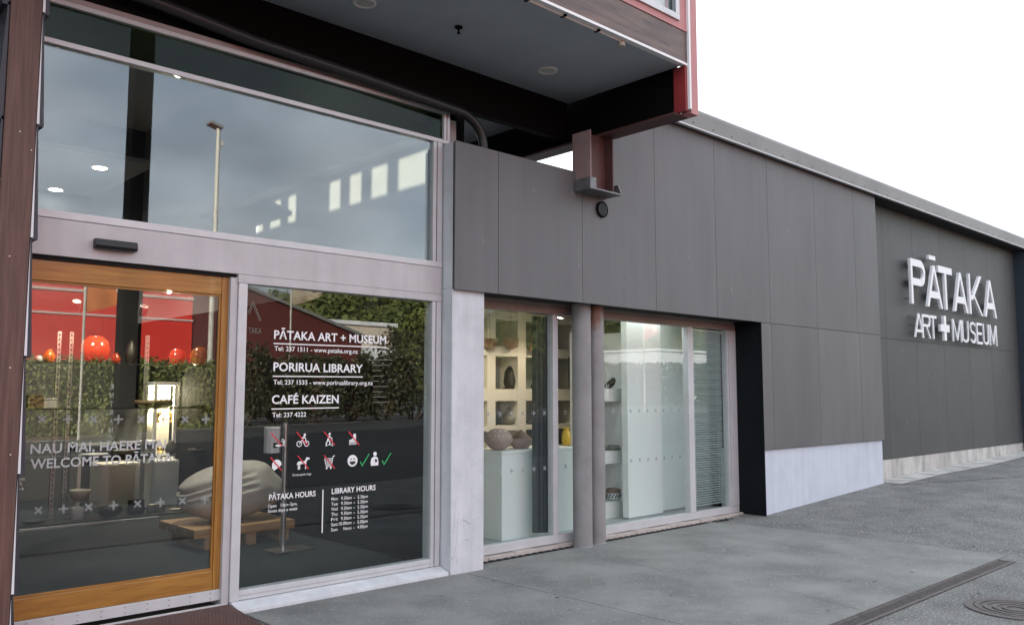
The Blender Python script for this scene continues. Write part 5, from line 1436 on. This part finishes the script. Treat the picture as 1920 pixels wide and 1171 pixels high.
for k, (d_, o_, c_) in enumerate((('Mon:', '9.30am', '5.30pm'), ('Tue:', '9.30am', '5.30pm'), ('Wed:', '9.30am', '5.30pm'), ('Thu:', '9.30am', '5.30pm'), ('Fri:', '9.30am', '5.30pm'), ('Sat:', '10.00am', '5.00pm'), ('Sun:', 'Noon', '4.00pm'))):
    dv = k * 9.6
    wtxt(d_, 621.3 - 0.1 * k, 937.6 + dv, 634 - 0.1 * k, 936.7 + dv, 6.0, bold=0.004)
    wtxt(o_, (639.8 if len(o_) == 6 else (636 if len(o_) > 6 else 644.5)) - 0.1 * k, 936.2 + dv * 0.985, 659.3 - 0.1 * k, 934.8 + dv * 0.985, 6.0, bold=0.004)
    wtxt('-', 663 - 0.1 * k, 934.4 + dv * 0.98, 665.4 - 0.1 * k, 934.2 + dv * 0.98, 6.0, bold=0.004)
    wtxt(c_, 670.7 - 0.1 * k, 933.8 + dv * 0.97, 689.6 - 0.1 * k, 932.5 + dv * 0.97, 6.0, bold=0.004)
# faint logo with gable lines at the left edge of the window
bar(465.5, 586, 474, 564, 1.6, 'vinyldim', pane); bar(474, 564, 489.5, 601, 1.6, 'vinyldim', pane)
bar(467.5, 590, 474, 571, 1.0, 'vinyldim', pane); bar(474, 571, 487, 602, 1.0, 'vinyldim', pane)
wtxt('TAKA', 465.5, 625.5, 490, 624.5, 11, 'vinyldim', bold=0.0)
# dim back-printed list at the right
for k, (w_) in enumerate((37, 31, 16, 21, 11, 29, 19, 25, 31)):
    bar(699, 674.6 + k * 9.9, 699 + w_, 674.2 + k * 9.9, 1.3, 'vinyldim', pane, name='small_print')

# pictograms
def icon_frame(u, v, spx):
    c_ = P(u, v, VY); s_ = (P(u, v - spx / 2, VY).z - c_.z)      # half size in metres
    return c_, s_
def poly_icon(name, u, v, spx, polys, mt='vinyl', y=VY):
    c_, s_ = icon_frame(u, v, spx)
    m_ = MB()
    for k_, pl_ in enumerate(polys):
        ps = [(c_.x + a * s_, y - 0.00004 * k_, c_.z + b * s_) for a, b in pl_]
        if sum(pl_[i][0] * pl_[(i + 1) % len(pl_)][1] - pl_[(i + 1) % len(pl_)][0] * pl_[i][1] for i in range(len(pl_))) < 0: ps.reverse()
        m_.add(ps, [tuple(range(len(ps)))])
    o = m_.build(name, M[mt], pane)
    return o
def circ(cx, cz, r, n=18): return [(cx + r * math.cos(2 * math.pi * k / n), cz + r * math.sin(2 * math.pi * k / n)) for k in range(n)]
def seg(x0, z0, x1, z1, w=0.14):
    d = Vector((x1 - x0, z1 - z0)).normalized() * (w / 2); n_ = (-d.y, d.x)
    return [(x0 - n_[0], z0 - n_[1]), (x1 - n_[0], z1 - n_[1]), (x1 + n_[0], z1 + n_[1]), (x0 + n_[0], z0 + n_[1])]
def ringp(cx, cz, r, w=0.12, n=16):
    out = []
    for k in range(n):
        a0, a1 = 2 * math.pi * k / n, 2 * math.pi * (k + 1) / n
        out.append([(cx + r * math.cos(a0), cz + r * math.sin(a0)), (cx + r * math.cos(a1), cz + r * math.sin(a1)), (cx + (r - w) * math.cos(a1), cz + (r - w) * math.sin(a1)), (cx + (r - w) * math.cos(a0), cz + (r - w) * math.sin(a0))])
    return out
ICONS = {
 'smoke': [seg(-0.9, -0.45, 0.55, -0.45, 0.3), seg(0.72, -0.6, 0.72, -0.3, 0.12), seg(0.95, -0.6, 0.95, -0.3, 0.12), seg(0.75, -0.2, 0.7, 0.25), seg(0.7, 0.25, 0.2, 0.35), seg(0.95, -0.2, 0.9, 0.5), seg(0.9, 0.5, 0.3, 0.75)],
 'bike': ringp(-0.62, -0.5, 0.45) + ringp(0.62, -0.5, 0.45) + [circ(0.28, 0.82, 0.2), seg(-0.62, -0.5, -0.1, 0.1), seg(-0.1, 0.1, 0.1, -0.45), seg(-0.25, 0.2, 0.25, 0.55, 0.3), seg(0.25, 0.5, 0.5, 0.15, 0.14), seg(0.45, 0.15, 0.62, -0.5)],
 'scooter': [circ(0.1, 0.82, 0.2), seg(0.05, 0.55, -0.2, -0.05, 0.32), seg(-0.2, 0.0, 0.2, -0.45, 0.2), seg(0.2, -0.45, 0.1, -0.8, 0.18), seg(-0.2, 0.0, -0.55, -0.75, 0.2), seg(0.05, 0.45, 0.5, 0.15, 0.14), seg(0.5, 0.25, 0.62, -0.75, 0.1), seg(-0.55, -0.85, 0.65, -0.85, 0.1)] + ringp(-0.5, -0.98, 0.12, 0.08, 10) + ringp(0.6, -0.98, 0.12, 0.08, 10),
 'skate': [[(0.05, -0.35), (0.05, 0.9), (0.55, 0.9), (0.55, -0.35)], [(-0.75, -0.35), (0.05, -0.35), (0.05, 0.2), (-0.35, 0.0), (-0.7, -0.1)], seg(-0.75, -0.45, 0.6, -0.45, 0.12)] + sum([ringp(x_, -0.72, 0.17, 0.08, 10) for x_ in (-0.6, -0.22, 0.16, 0.5)], []),
 'helmet': [[(-0.75 * math.cos(a_) * 1.0, 0.78 * math.sin(a_)) for a_ in [math.pi * k / 14 for k in range(15)]], [(-0.75, -0.02), (0.75, -0.02), (0.35, -0.35), (-0.4, -0.8), (-0.75, -0.4)]],
 'dog': [seg(-0.75, 0.12, 0.55, 0.12, 0.42), seg(-0.72, 0.1, -0.72, -0.85, 0.17), seg(-0.5, 0.1, -0.5, -0.85, 0.14), seg(0.45, 0.1, 0.45, -0.85, 0.17), seg(0.4, 0.2, 0.7, 0.8, 0.3), seg(0.6, 0.72, 1.05, 0.6, 0.28), seg(-0.8, 0.2, -0.98, -0.2, 0.12)],
 'cart': [seg(0.95, 0.9, 0.65, 0.75, 0.12), seg(0.65, 0.8, 0.4, -0.45, 0.12), seg(-0.75, 0.5, 0.6, 0.5, 0.1), seg(-0.68, 0.2, 0.55, 0.22, 0.1), seg(-0.6, -0.1, 0.48, -0.06, 0.1), seg(-0.52, -0.42, 0.42, -0.4, 0.12), seg(-0.75, 0.5, -0.52, -0.42, 0.1), seg(-0.25, 0.5, -0.15, -0.4, 0.1), seg(0.15, 0.5, 0.12, -0.4, 0.1), seg(-0.5, -0.62, 0.45, -0.62, 0.1), circ(-0.38, -0.85, 0.16, 12), circ(0.3, -0.85, 0.16, 12)],
 'baby': [circ(0.05, 0.72, 0.3), [(-0.6, -0.9), (0.6, -0.9), (0.65, -0.4), (0.5, 0.2), (0.2, 0.36), (-0.2, 0.36), (-0.55, 0.1), (-0.68, -0.4)]],
}
for key, u, v, s_ in (('smoke', 525, 830, 20), ('bike', 568, 825, 25), ('scooter', 617, 823, 24), ('skate', 662, 823, 23), ('helmet', 519, 871, 26), ('dog', 568, 868, 26), ('cart', 617, 865.5, 26), ('baby', 702.5, 860, 27)):
    poly_icon('pictogram', u, v, s_, ICONS[key])
poly_icon('pictogram', 661, 863, 22, [circ(0, 0, 1.0, 28)])
poly_icon('pictogram_detail', 661, 863, 22, [circ(-0.32, 0.3, 0.13, 10), circ(0.32, 0.3, 0.13, 10), [(0.6 * math.cos(math.pi + math.pi * k / 12), -0.1 + 0.58 * math.sin(math.pi + math.pi * k / 12)) for k in range(13)]], 'claydark', VY - 0.002)
poly_icon('pictogram_detail', 702.5, 860, 27, [circ(0.18, -0.15, 0.17, 12), seg(0.1, -0.45, 0.45, -0.2, 0.14)], 'claydark', VY - 0.002)
for u, v in ((518, 823), (566, 822), (617, 821), (663, 821), (517, 869), (568, 866), (617, 865)):
    poly_icon('strike', u, v, 26, [seg(-0.9, 1.0, 0.95, -1.0, 0.17)], 'vinylred', VY - 0.003)
for u, v in ((683.5, 862), (724.5, 860)):
    poly_icon('tick', u, v, 24, [seg(-0.85, -0.15, -0.45, -0.85, 0.2), seg(-0.5, -0.85, 0.8, 0.95, 0.2)], 'vinylgreen', VY - 0.003)

# welcome lettering and the row of crosses on the sliding door
DVY = 0.039
wtxt('NAU MAI, HAERE MAI', 56.4, 851, 311, 838.2, 17.5, 'vinylgrey', dpane, 0.02, DVY)
wtxt('WELCOME TO PĀTAKA', 56.4, 879.4, 323, 863, 17.5, 'vinylgrey', dpane, 0.02, DVY)
wtxt('from', 27, 901, 46.6, 900, 6.5, 'vinylgrey', dpane, 0.01, DVY)
wtxt('park', 23, 910, 42, 909, 6.5, 'vinylgrey', dpane, 0.01, DVY)
bar(28, 916.5, 45, 915.5, 1.2, 'vinylgrey', dpane, DVY, 'arrow'); bar(41, 913, 45, 915.5, 1.2, 'vinylgrey', dpane, DVY, 'arrow'); bar(41, 918.5, 45, 915.5, 1.2, 'vinylgrey', dpane, DVY, 'arrow')
for k, ch_ in enumerate('ENTRANCE'):  # reflection of an ENTRANCE sign, painted on the pane as mirrored letters
    wtxt(ch_, 206 - 0.35 * k, 729 + k * 16.2, 213 - 0.35 * k, 729 + k * 16.2, 9.5, 'vinylgrey', dpane, 0.01, 0.0525, 'lettering', True)
def cross(u, v, spx, diag, parent, y, mt, fixed=None):
    c_ = P(u, v, y) if fixed is None else fixed
    s_ = (P(u, v - spx / 2, y).z - P(u, v, y).z) if fixed is None else spx
    m_ = MB()
    rot = math.pi / 4 if diag else 0
    # each arm is three thin stripes
    for arm in (0, math.pi / 2):
        a = rot + arm
        ex, ez = math.cos(a), math.sin(a)
        for off in (-0.17, 0.0, 0.17):
            ox, oz = -ez * off * s_, ex * off * s_
            w_ = s_ * 0.055
            pts = [(-s_, -w_), (s_, -w_), (s_, w_), (-s_, w_)]
            m_.add([(c_.x + ox + p0_ * ex - p1_ * ez, y - 0.0003 * (arm > 0), c_.z + oz + p0_ * ez + p1_ * ex) for p0_, p1_ in pts], [(0, 1, 2, 3)])
    return m_.build('cross_mark', M[mt], parent)
for k, u in enumerate((79, 127, 175, 222, 265, 306, 347, 386)):
    cross(u, 785.5 - 0.4 * k * 0, 17, k % 2 == 0, dpane, DVY, 'vinylcross')
for k, u in enumerate((72, 119, 166, 213, 258, 301, 342, 384)):
    cross(u, 956 - (u - 72) * 0.066, 17, k % 2 == 0, dpane, DVY, 'vinylcross')
# faint small crosses on the shop panes
dx = P(1198, 770, GY).x - P(1182, 770, GY).x
for zrow in (P(1182, 770, GY).z, P(1184, 863, GY).z):
    for i in range(-14, 10):
        xx = P(1182, 770, GY).x + i * dx
        for pn_, (a, b) in zip(spanes, ((sx0, m1a), (m1b, m2a), (m2b, m3a))):
            if a + 0.05 < xx < b - 0.05 and b != m3a:
                cross(0, 0, 0.028, i % 2 != 0, pn_, GY - 0.002, 'vinylfaint', Vector((xx, GY, zrow)))

# ================================================================== ACROSS THE STREET
rs = random.Random(11)
def leaf_cards(m_, pos_fn, count, size):
    for _ in range(count):
        p_ = pos_fn()
        if p_ is None: continue
        s_ = size * rs.uniform(0.6, 1.3)
        a = Vector((rs.gauss(0, 1), rs.gauss(0, 1), rs.gauss(0, 1))).normalized()
        b = a.cross(Vector((rs.gauss(0, 1), rs.gauss(0, 1), rs.gauss(0, 1)))).normalized()
        m_.add([p_ - a * s_, p_ + b * s_ * 0.55, p_ + a * s_, p_ - b * s_ * 0.55], [(0, 1, 2, 3)])
# clipped hedge
hy0 = -27.0
hx0, hx1 = 2.0, 15.6
hzt = RP(120, 681, 27.0).z
hg = thing('hedge', 'long clipped green hedge across the road, mirrored in the door glass', 'hedge', (9, hy0, 0))
B(hx0 + 0.1, hx1 - 0.1, hy0 - 1.0, hy0 - 0.12, 0.0, hzt - 0.12).build('core', M['leafdark'], hg)
m_ = MB()
def hpos():
    r_ = rs.random()
    x = rs.uniform(hx0, hx1); 
    wv = 0.10 * noise.noise(Vector((x * 0.8, 3, 0)))
    if r_ < 0.7: return Vector((x, hy0 + rs.uniform(-0.16, 0.05) + wv, rs.uniform(0.05, hzt)))
    if r_ < 0.93: return Vector((x, hy0 - rs.uniform(0, 1.0), hzt + wv + rs.uniform(-0.12, 0.12) + (0.2 if rs.random() < 0.1 else 0)))
    return Vector((hx1 + rs.uniform(-0.1, 0.1), hy0 - rs.uniform(0, 1), rs.uniform(0.05, hzt)))
leaf_cards(m_, hpos, 15000, 0.10)
m_.build('foliage', M['leaf'], hg)['kind'] = 'stuff'
# mulch bed
struct(B(-20, 60, -28.6, -25.5, -0.02, 0.05).build('planting_bed', M['soil']), 'brown mulch bed along the far side of the road')
# shrubs with bare stems
for k, (u, w_, h_, r_) in enumerate(((455, 27.4, 3.4, 1.5), (520, 27.6, 3.0, 1.6), (590, 27.0, 3.1, 1.7), (655, 27.2, 2.9, 1.5), (715, 26.8, 3.3, 1.7), (775, 26.6, 4.4, 2.0), (900, 26.8, 3.4, 1.8), (1010, 26.8, 3.8, 1.9))):
    c_ = RP(u, 780, w_)
    lab = ['dark shrub at the end of the hedge across the road', 'dark shrub left of the mirrored flagpole', 'dark shrub below the mirrored cream building', 'broad dark shrub near the fence across the road', 'dark shrub right of the mirrored cream building', 'tall dark shrub near the right edge of the lettered window', 'rounded dark shrub mirrored in the first shop pane', 'bushy dark shrub mirrored behind the pipe columns'][k]
    t = thing('shrub', lab, 'shrub', (c_.x, -w_, 0.05), 'shrubs across the road')
    m_ = MB()
    def spos():
        a = rs.uniform(0, 2 * math.pi); ph = rs.uniform(-0.9, 1.0); rr = rs.uniform(0.55, 1.0) ** 0.5
        nn = 1 + 0.28 * noise.noise(Vector((math.cos(a) * 1.6 + k * 7, math.sin(a) * 1.6, ph * 2)))
        cz = h_ * 0.58
        return Vector((c_.x + r_ * rr * nn * math.cos(a) * math.sqrt(max(0.05, 1 - ph * ph * 0.8)), -w_ + r_ * 0.7 * rr * nn * math.sin(a), max(0.45, cz + ph * h_ * 0.43 * nn)))
    leaf_cards(m_, spos, 2600, 0.11)
    m_.build('foliage', M['leafdark'], t)['kind'] = 'stuff'
    for q in range(6):
        a = rs.uniform(0, 6.28); l_ = rs.uniform(0.5, 1.0) * r_
        MB().tube([(c_.x + 0.1 * math.cos(a), -w_ + 0.1 * math.sin(a), 0.03), (c_.x + 0.35 * l_ * math.cos(a), -w_ + 0.3 * l_ * math.sin(a), 0.7), (c_.x + 0.8 * l_ * math.cos(a), -w_ + 0.6 * l_ * math.sin(a), h_ * 0.62)], [0.05, 0.04, 0.015], 7).build('stem', M['bark'], t)
for k, u in enumerate((1150, 1200, 1250, 1300, 1350)):
    c_ = RP(u, 720, 48.0)
    t = thing('roadside_tree', ['dark roadside tree farthest left before the white shed', 'dark roadside tree left of the red banner before the white shed', 'dark roadside tree right of the red banner before the white shed', 'dark roadside tree before the middle of the white shed', 'dark roadside tree before the right end of the white shed'][k], 'tree', (c_.x, -48, 0), 'roadside trees before the white shed')
    m_ = MB(); hh_ = RP(u, 683, 48.0).z
    def tpos():
        a = rs.uniform(0, 6.283); ph = rs.uniform(-1, 1); rr = rs.uniform(0.4, 1) ** 0.5
        return Vector((c_.x + 3.9 * rr * math.cos(a) * math.sqrt(max(0.1, 1 - ph * ph * 0.7)), -48 + 1.6 * rr * math.sin(a), max(0.3, hh_ * 0.55 + ph * hh_ * 0.47)))
    leaf_cards(m_, tpos, 1500, 0.26)
    m_.build('crown', M['leafdark'], t)['kind'] = 'stuff'
    MB().tube([(c_.x, -48, 0), (c_.x, -48, hh_ * 0.6)], [0.16, 0.08], 8).build('trunk', M['bark'], t)
# chain link fence behind the shrubs: posts and rails
fn = thing('link_fence', 'thin wire fence with pale posts behind the shrubs across the road', 'fence', (24, -29.5, 0))
for k in range(9):
    xx = 14.5 + k * 2.6
    MB().tube([(xx, -29.5, 0), (xx, -29.5, 2.5)], 0.035, 8).build('post', M['galv'], fn)
for z_ in (0.3, 1.4, 2.45):
    MB().tube([(14.5, -29.5, z_), (14.5 + 20.8, -29.5, z_)], 0.018, 6).build('rail', M['galv'], fn)

# bright red building
rb_ = thing('red_building', 'bright red clad building with pale trim bands mirrored in the door', 'building', (14, -48, 0))
rx1 = RP(362, 600, 45).x
zA, zB = RP(58, 537, 45).z, RP(58, 583, 45).z
zTop = zA + 1.4
for a, b in ((-12, -4.0), (-4.0, 1.0), (1.0, 6.0), (6.0, 11.0), (11.0, 16.0), (16.0, rx1)):
    B(a + 0.01, b - 0.01, -46.0, -45.0, 0.0, zB - 0.06).build('wall_panel', M['bldred'], rb_)
    B(a + 0.01, b - 0.01, -46.0, -45.02, zB + 0.06, zA - 0.08).build('wall_panel', M['bldred'], rb_)
    B(a + 0.01, b - 0.01, -46.0, -45.0, zA + 0.08, zTop).build('wall_panel', M['bldred'], rb_)
B(-12, rx1, -46, -44.9, zB - 0.058, zB + 0.058).build('trim_band', M['trimpink'], rb_)
B(-12, rx1, -46, -44.9, zA - 0.078, zA + 0.078).build('trim_band', M['trimpink'], rb_)
B(-12, rx1, -58, -46.01, 0.0, zTop - 0.2).build('rear_mass', M['roofgrey'], rb_)
# red wing with a sloping roof line, its shade painted as maroon
mwg = thing('shaded_red_wing', 'red building wing with its shade coloured in maroon and a long sloping roof line', 'building', (27, -46, 0))
g0 = RP(470, 545, 45); g1 = RP(652, 621, 45)
slp = (g1.z - g0.z) / (g1.x - g0.x)
def rz_(x): return g0.z + slp * (x - g0.x)
xa = rx1 + 0.02
MB().prism([(xa, 0), (g1.x + 1.2, 0), (g1.x + 1.2, rz_(g1.x + 1.2)), (xa, rz_(xa))], -57, -45.1, 'y').build('wall', M['bldshaded'], mwg)
MB().prism([(xa, rz_(xa) + 0.01), (g1.x + 1.6, rz_(g1.x + 1.6) + 0.01), (g1.x + 1.6, rz_(g1.x + 1.6) + 0.22), (xa, rz_(xa) + 0.22)], -57.3, -44.7, 'y').build('roof', M['roofgrey'], mwg)
# cream building with a white roof edge
cbd = thing('cream_building', 'low cream building with a white roof edge mirrored beside the shrubs', 'building', (44, -64, 0))
c0, c1 = RP(603, 630, 60).x, RP(737, 640, 60).x
cz1 = RP(700, 611, 60).z; cz0 = RP(700, 650, 60).z
B(c0 - 8, c1, -74, -60, 0, cz1).build('wall', M['bldcream'], cbd)
B(c0 - 8.3, c1 + 0.3, -74.3, -59.7, cz1 + 0.01, cz1 + 0.35).build('roof_edge', M['whitemetal'], cbd)
B(c0 - 2, c1 - 1.5, -59.6, -57.5, cz0 - 1.6, cz0 - 0.3).build('canopy', M['whitemetal'], cbd)
for k in range(4):
    xx = c0 + 0.5 + k * 1.9
    B(xx, xx + 1.3, -60.03, -59.95, 1.0, 2.6).build('window', M['blindsash'], cbd)
# white sunlit shed seen in the shop glass
wsd = thing('white_shed', 'long white shed far across the road mirrored in the shop glass', 'building', (90, -64, 0))
w0, w1_ = RP(1236, 668, 60).x, RP(1320, 668, 60).x
zt_ = RP(1275, 655, 60).z
B(w0, w1_ + 2, -72, -60, 0, zt_ - 0.3).build('wall', M['whitemetal'], wsd)
B(w0 - 0.4, w1_ + 2.4, -72.4, -59.6, zt_ - 0.29, zt_).build('roof', M['whitemetal'], wsd)
B(w0 + 2, w0 + 7, -60.04, -59.97, 0.2, zt_ * 0.55).build('roller_door', M['intgrey'], wsd)
# lamp post
lp = RP(410, 240, 28); 
lamp = thing('lamp_post', 'tall street lamp post mirrored in the clerestory glass', 'street lamp', (lp.x, -28, 0))
MB().tube([(lp.x, -28, 0), (lp.x, -28, 4), (lp.x, -28, lp.z)], [0.13, 0.11, 0.085], 14).build('pole', M['polegrey'], lamp)
MB().prism([(lp.x - 0.45, lp.z + 0.08), (lp.x + 0.10, lp.z - 0.06), (lp.x + 0.14, lp.z + 0.03), (lp.x - 0.40, lp.z + 0.20)], -28.25, -27.75, 'y').build('lamp_head', M['roofgrey'], lamp)
B(lp.x + 0.09, lp.x + 0.2, -28.06, -27.94, lp.z - 0.75, lp.z - 0.55).build('sensor_box', M['polegrey'], lamp)
B(lp.x - 0.25, lp.x + 0.25, -28.25, -27.75, 0.0, 0.06).build('base_plate', M['galv'], lamp)
# tall black post behind the photographer, mirrored in the glass
pw = 6.6
ba, bb = RP(247, 300, pw).x, RP(283, 300, pw).x
bp_ = thing('black_post', 'tall square black post mirrored as a dark upright bar in the glass', 'post', (ba, -pw, 0))
B(ba, bb, -pw - 0.28, -pw, 0.012, 7.2).build('shaft', M['black'], bp_, 0.01)
B(ba - 0.06, bb + 0.06, -pw - 0.34, -pw + 0.06, 0.001, 0.02).build('base_plate', M['galv'], bp_)
B(ba - 0.03, bb + 0.03, -pw - 0.31, -pw + 0.03, 7.201, 7.25).build('cap', M['black'], bp_)
# banners on poles
def banner(u, v, w_, mt, txt, tm, label, wid=1.55, hgt=2.6, vb=None):
    c_ = RP(u, v, w_)
    t = thing('banner_pole', label, 'banner', (c_.x, -w_, 0), 'street banners')
    MB().tube([(c_.x, -w_, 0), (c_.x, -w_, c_.z + hgt + 0.4)], 0.045, 10).build('pole', M['polegrey'], t)
    m_ = MB(); nu, nv = 14, 10
    vs_ = []
    for j in range(nv + 1):
        for i in range(nu + 1):
            a = i / nu; b_ = j / nv
            z_ = c_.z + hgt * b_ + (0.55 * a ** 1.4) * (1 - b_)
            vs_.append((c_.x + 0.05 + wid * a, -w_ + 0.10 * math.sin(a * 9 + b_ * 2) * a, z_))
    m_.add(vs_, [(j * (nu + 1) + i, j * (nu + 1) + i + 1, (j + 1) * (nu + 1) + i + 1, (j + 1) * (nu + 1) + i) for j in range(nv) for i in range(nu)], True)
    cl_ = m_.build('cloth', M[mt], t)
    me = text_polys(txt, 0.01)
    xs_ = [v_.co.x for v_ in me.vertices]
    for v_ in me.vertices:       # reads upright along the banner, facing the museum
        X, Z = v_.co.x, v_.co.y
        a = 0.62 + Z * 0.30
        v_.co = Vector((c_.x + 0.05 + wid * a, -w_ + 0.10 * math.sin(a * 9 + 0.4) * a + 0.02, c_.z + 0.62 + X * 0.62))
    put('lettering', me, M[tm], cl_)
banner(160, 583, 25, 'flagorange', 'CO', 'vinyl', 'orange banner with white letters on a thin pole, mirrored in the door')
banner(546, 571, 30, 'flagbeige', 'CO', 'bark', 'beige banner with dark letters on a thin pole, mirrored in the lettered window')
banner(1216, 636, 30, 'flagred', 'CO', 'vinyl', 'red banner on a thin pole mirrored in the wide shop pane')

# wooded hill
def hz(x, y):
    t = max(0.0, min(1.0, (-78 - y) / 150))
    t = t * t * (3 - 2 * t)
    top = max(14.0, min(58.0, 25 + 0.11 * (x - 100)))
    return top * t * (1 + 0.05 * math.sin(x * 0.05)) - 0.6
hx = [-160 + i * 12 for i in range(60)]
hy_ = [-74 - j * 9 for j in range(26)]
hm = MB()
hm.add([(x, y, hz(x, y)) for y in hy_ for x in hx], [(j * 60 + i, (j + 1) * 60 + i, (j + 1) * 60 + i + 1, j * 60 + i + 1) for j in range(25) for i in range(59)], True)
struct(hm.build('hill', M['hillground']), 'green hill behind the buildings across the road')
wd = MB()
for k in range(2300):
    x = rs.uniform(-20, 470); y = -82 - 150 * rs.random() ** 0.8
    if x < 20 and rs.random() < 0.6: continue
    r_ = rs.uniform(1.7, 3.6); h_ = r_ * rs.uniform(0.9, 1.5)
    zb2 = hz(x, y)
    for q in range(74):
        a = rs.uniform(0, 6.283); ph = rs.uniform(-0.3, 1.0); rr = 0.75 + 0.3 * rs.random()
        cr = math.sqrt(max(0.02, 1 - ph * ph))
        p_ = Vector((x + r_ * rr * cr * math.cos(a), y + r_ * rr * cr * math.sin(a), zb2 + h_ * 0.6 + h_ * ph * rr))
        n_ = Vector((cr * math.cos(a), cr * math.sin(a), ph + 0.2)).normalized()
        n_ = (n_ + Vector((rs.gauss(0, .5), rs.gauss(0, .5), rs.gauss(0, .5)))).normalized()
        e1 = n_.cross(Vector((0.3, 0.2, 1))).normalized(); e2 = n_.cross(e1); s_ = r_ * rs.uniform(0.10, 0.22)
        wd.add([p_ - e1 * s_ - e2 * s_ * 0.6, p_ + e1 * s_ * 0.7 - e2 * s_, p_ + e1 * s_ + e2 * s_ * 0.7, p_ - e1 * s_ * 0.6 + e2 * s_], [(0, 1, 2, 3)])
tag(wd.build('hillside_wood', M['leafhill']), 'dense green wood covering the hill across the road', 'wood', kind='stuff')
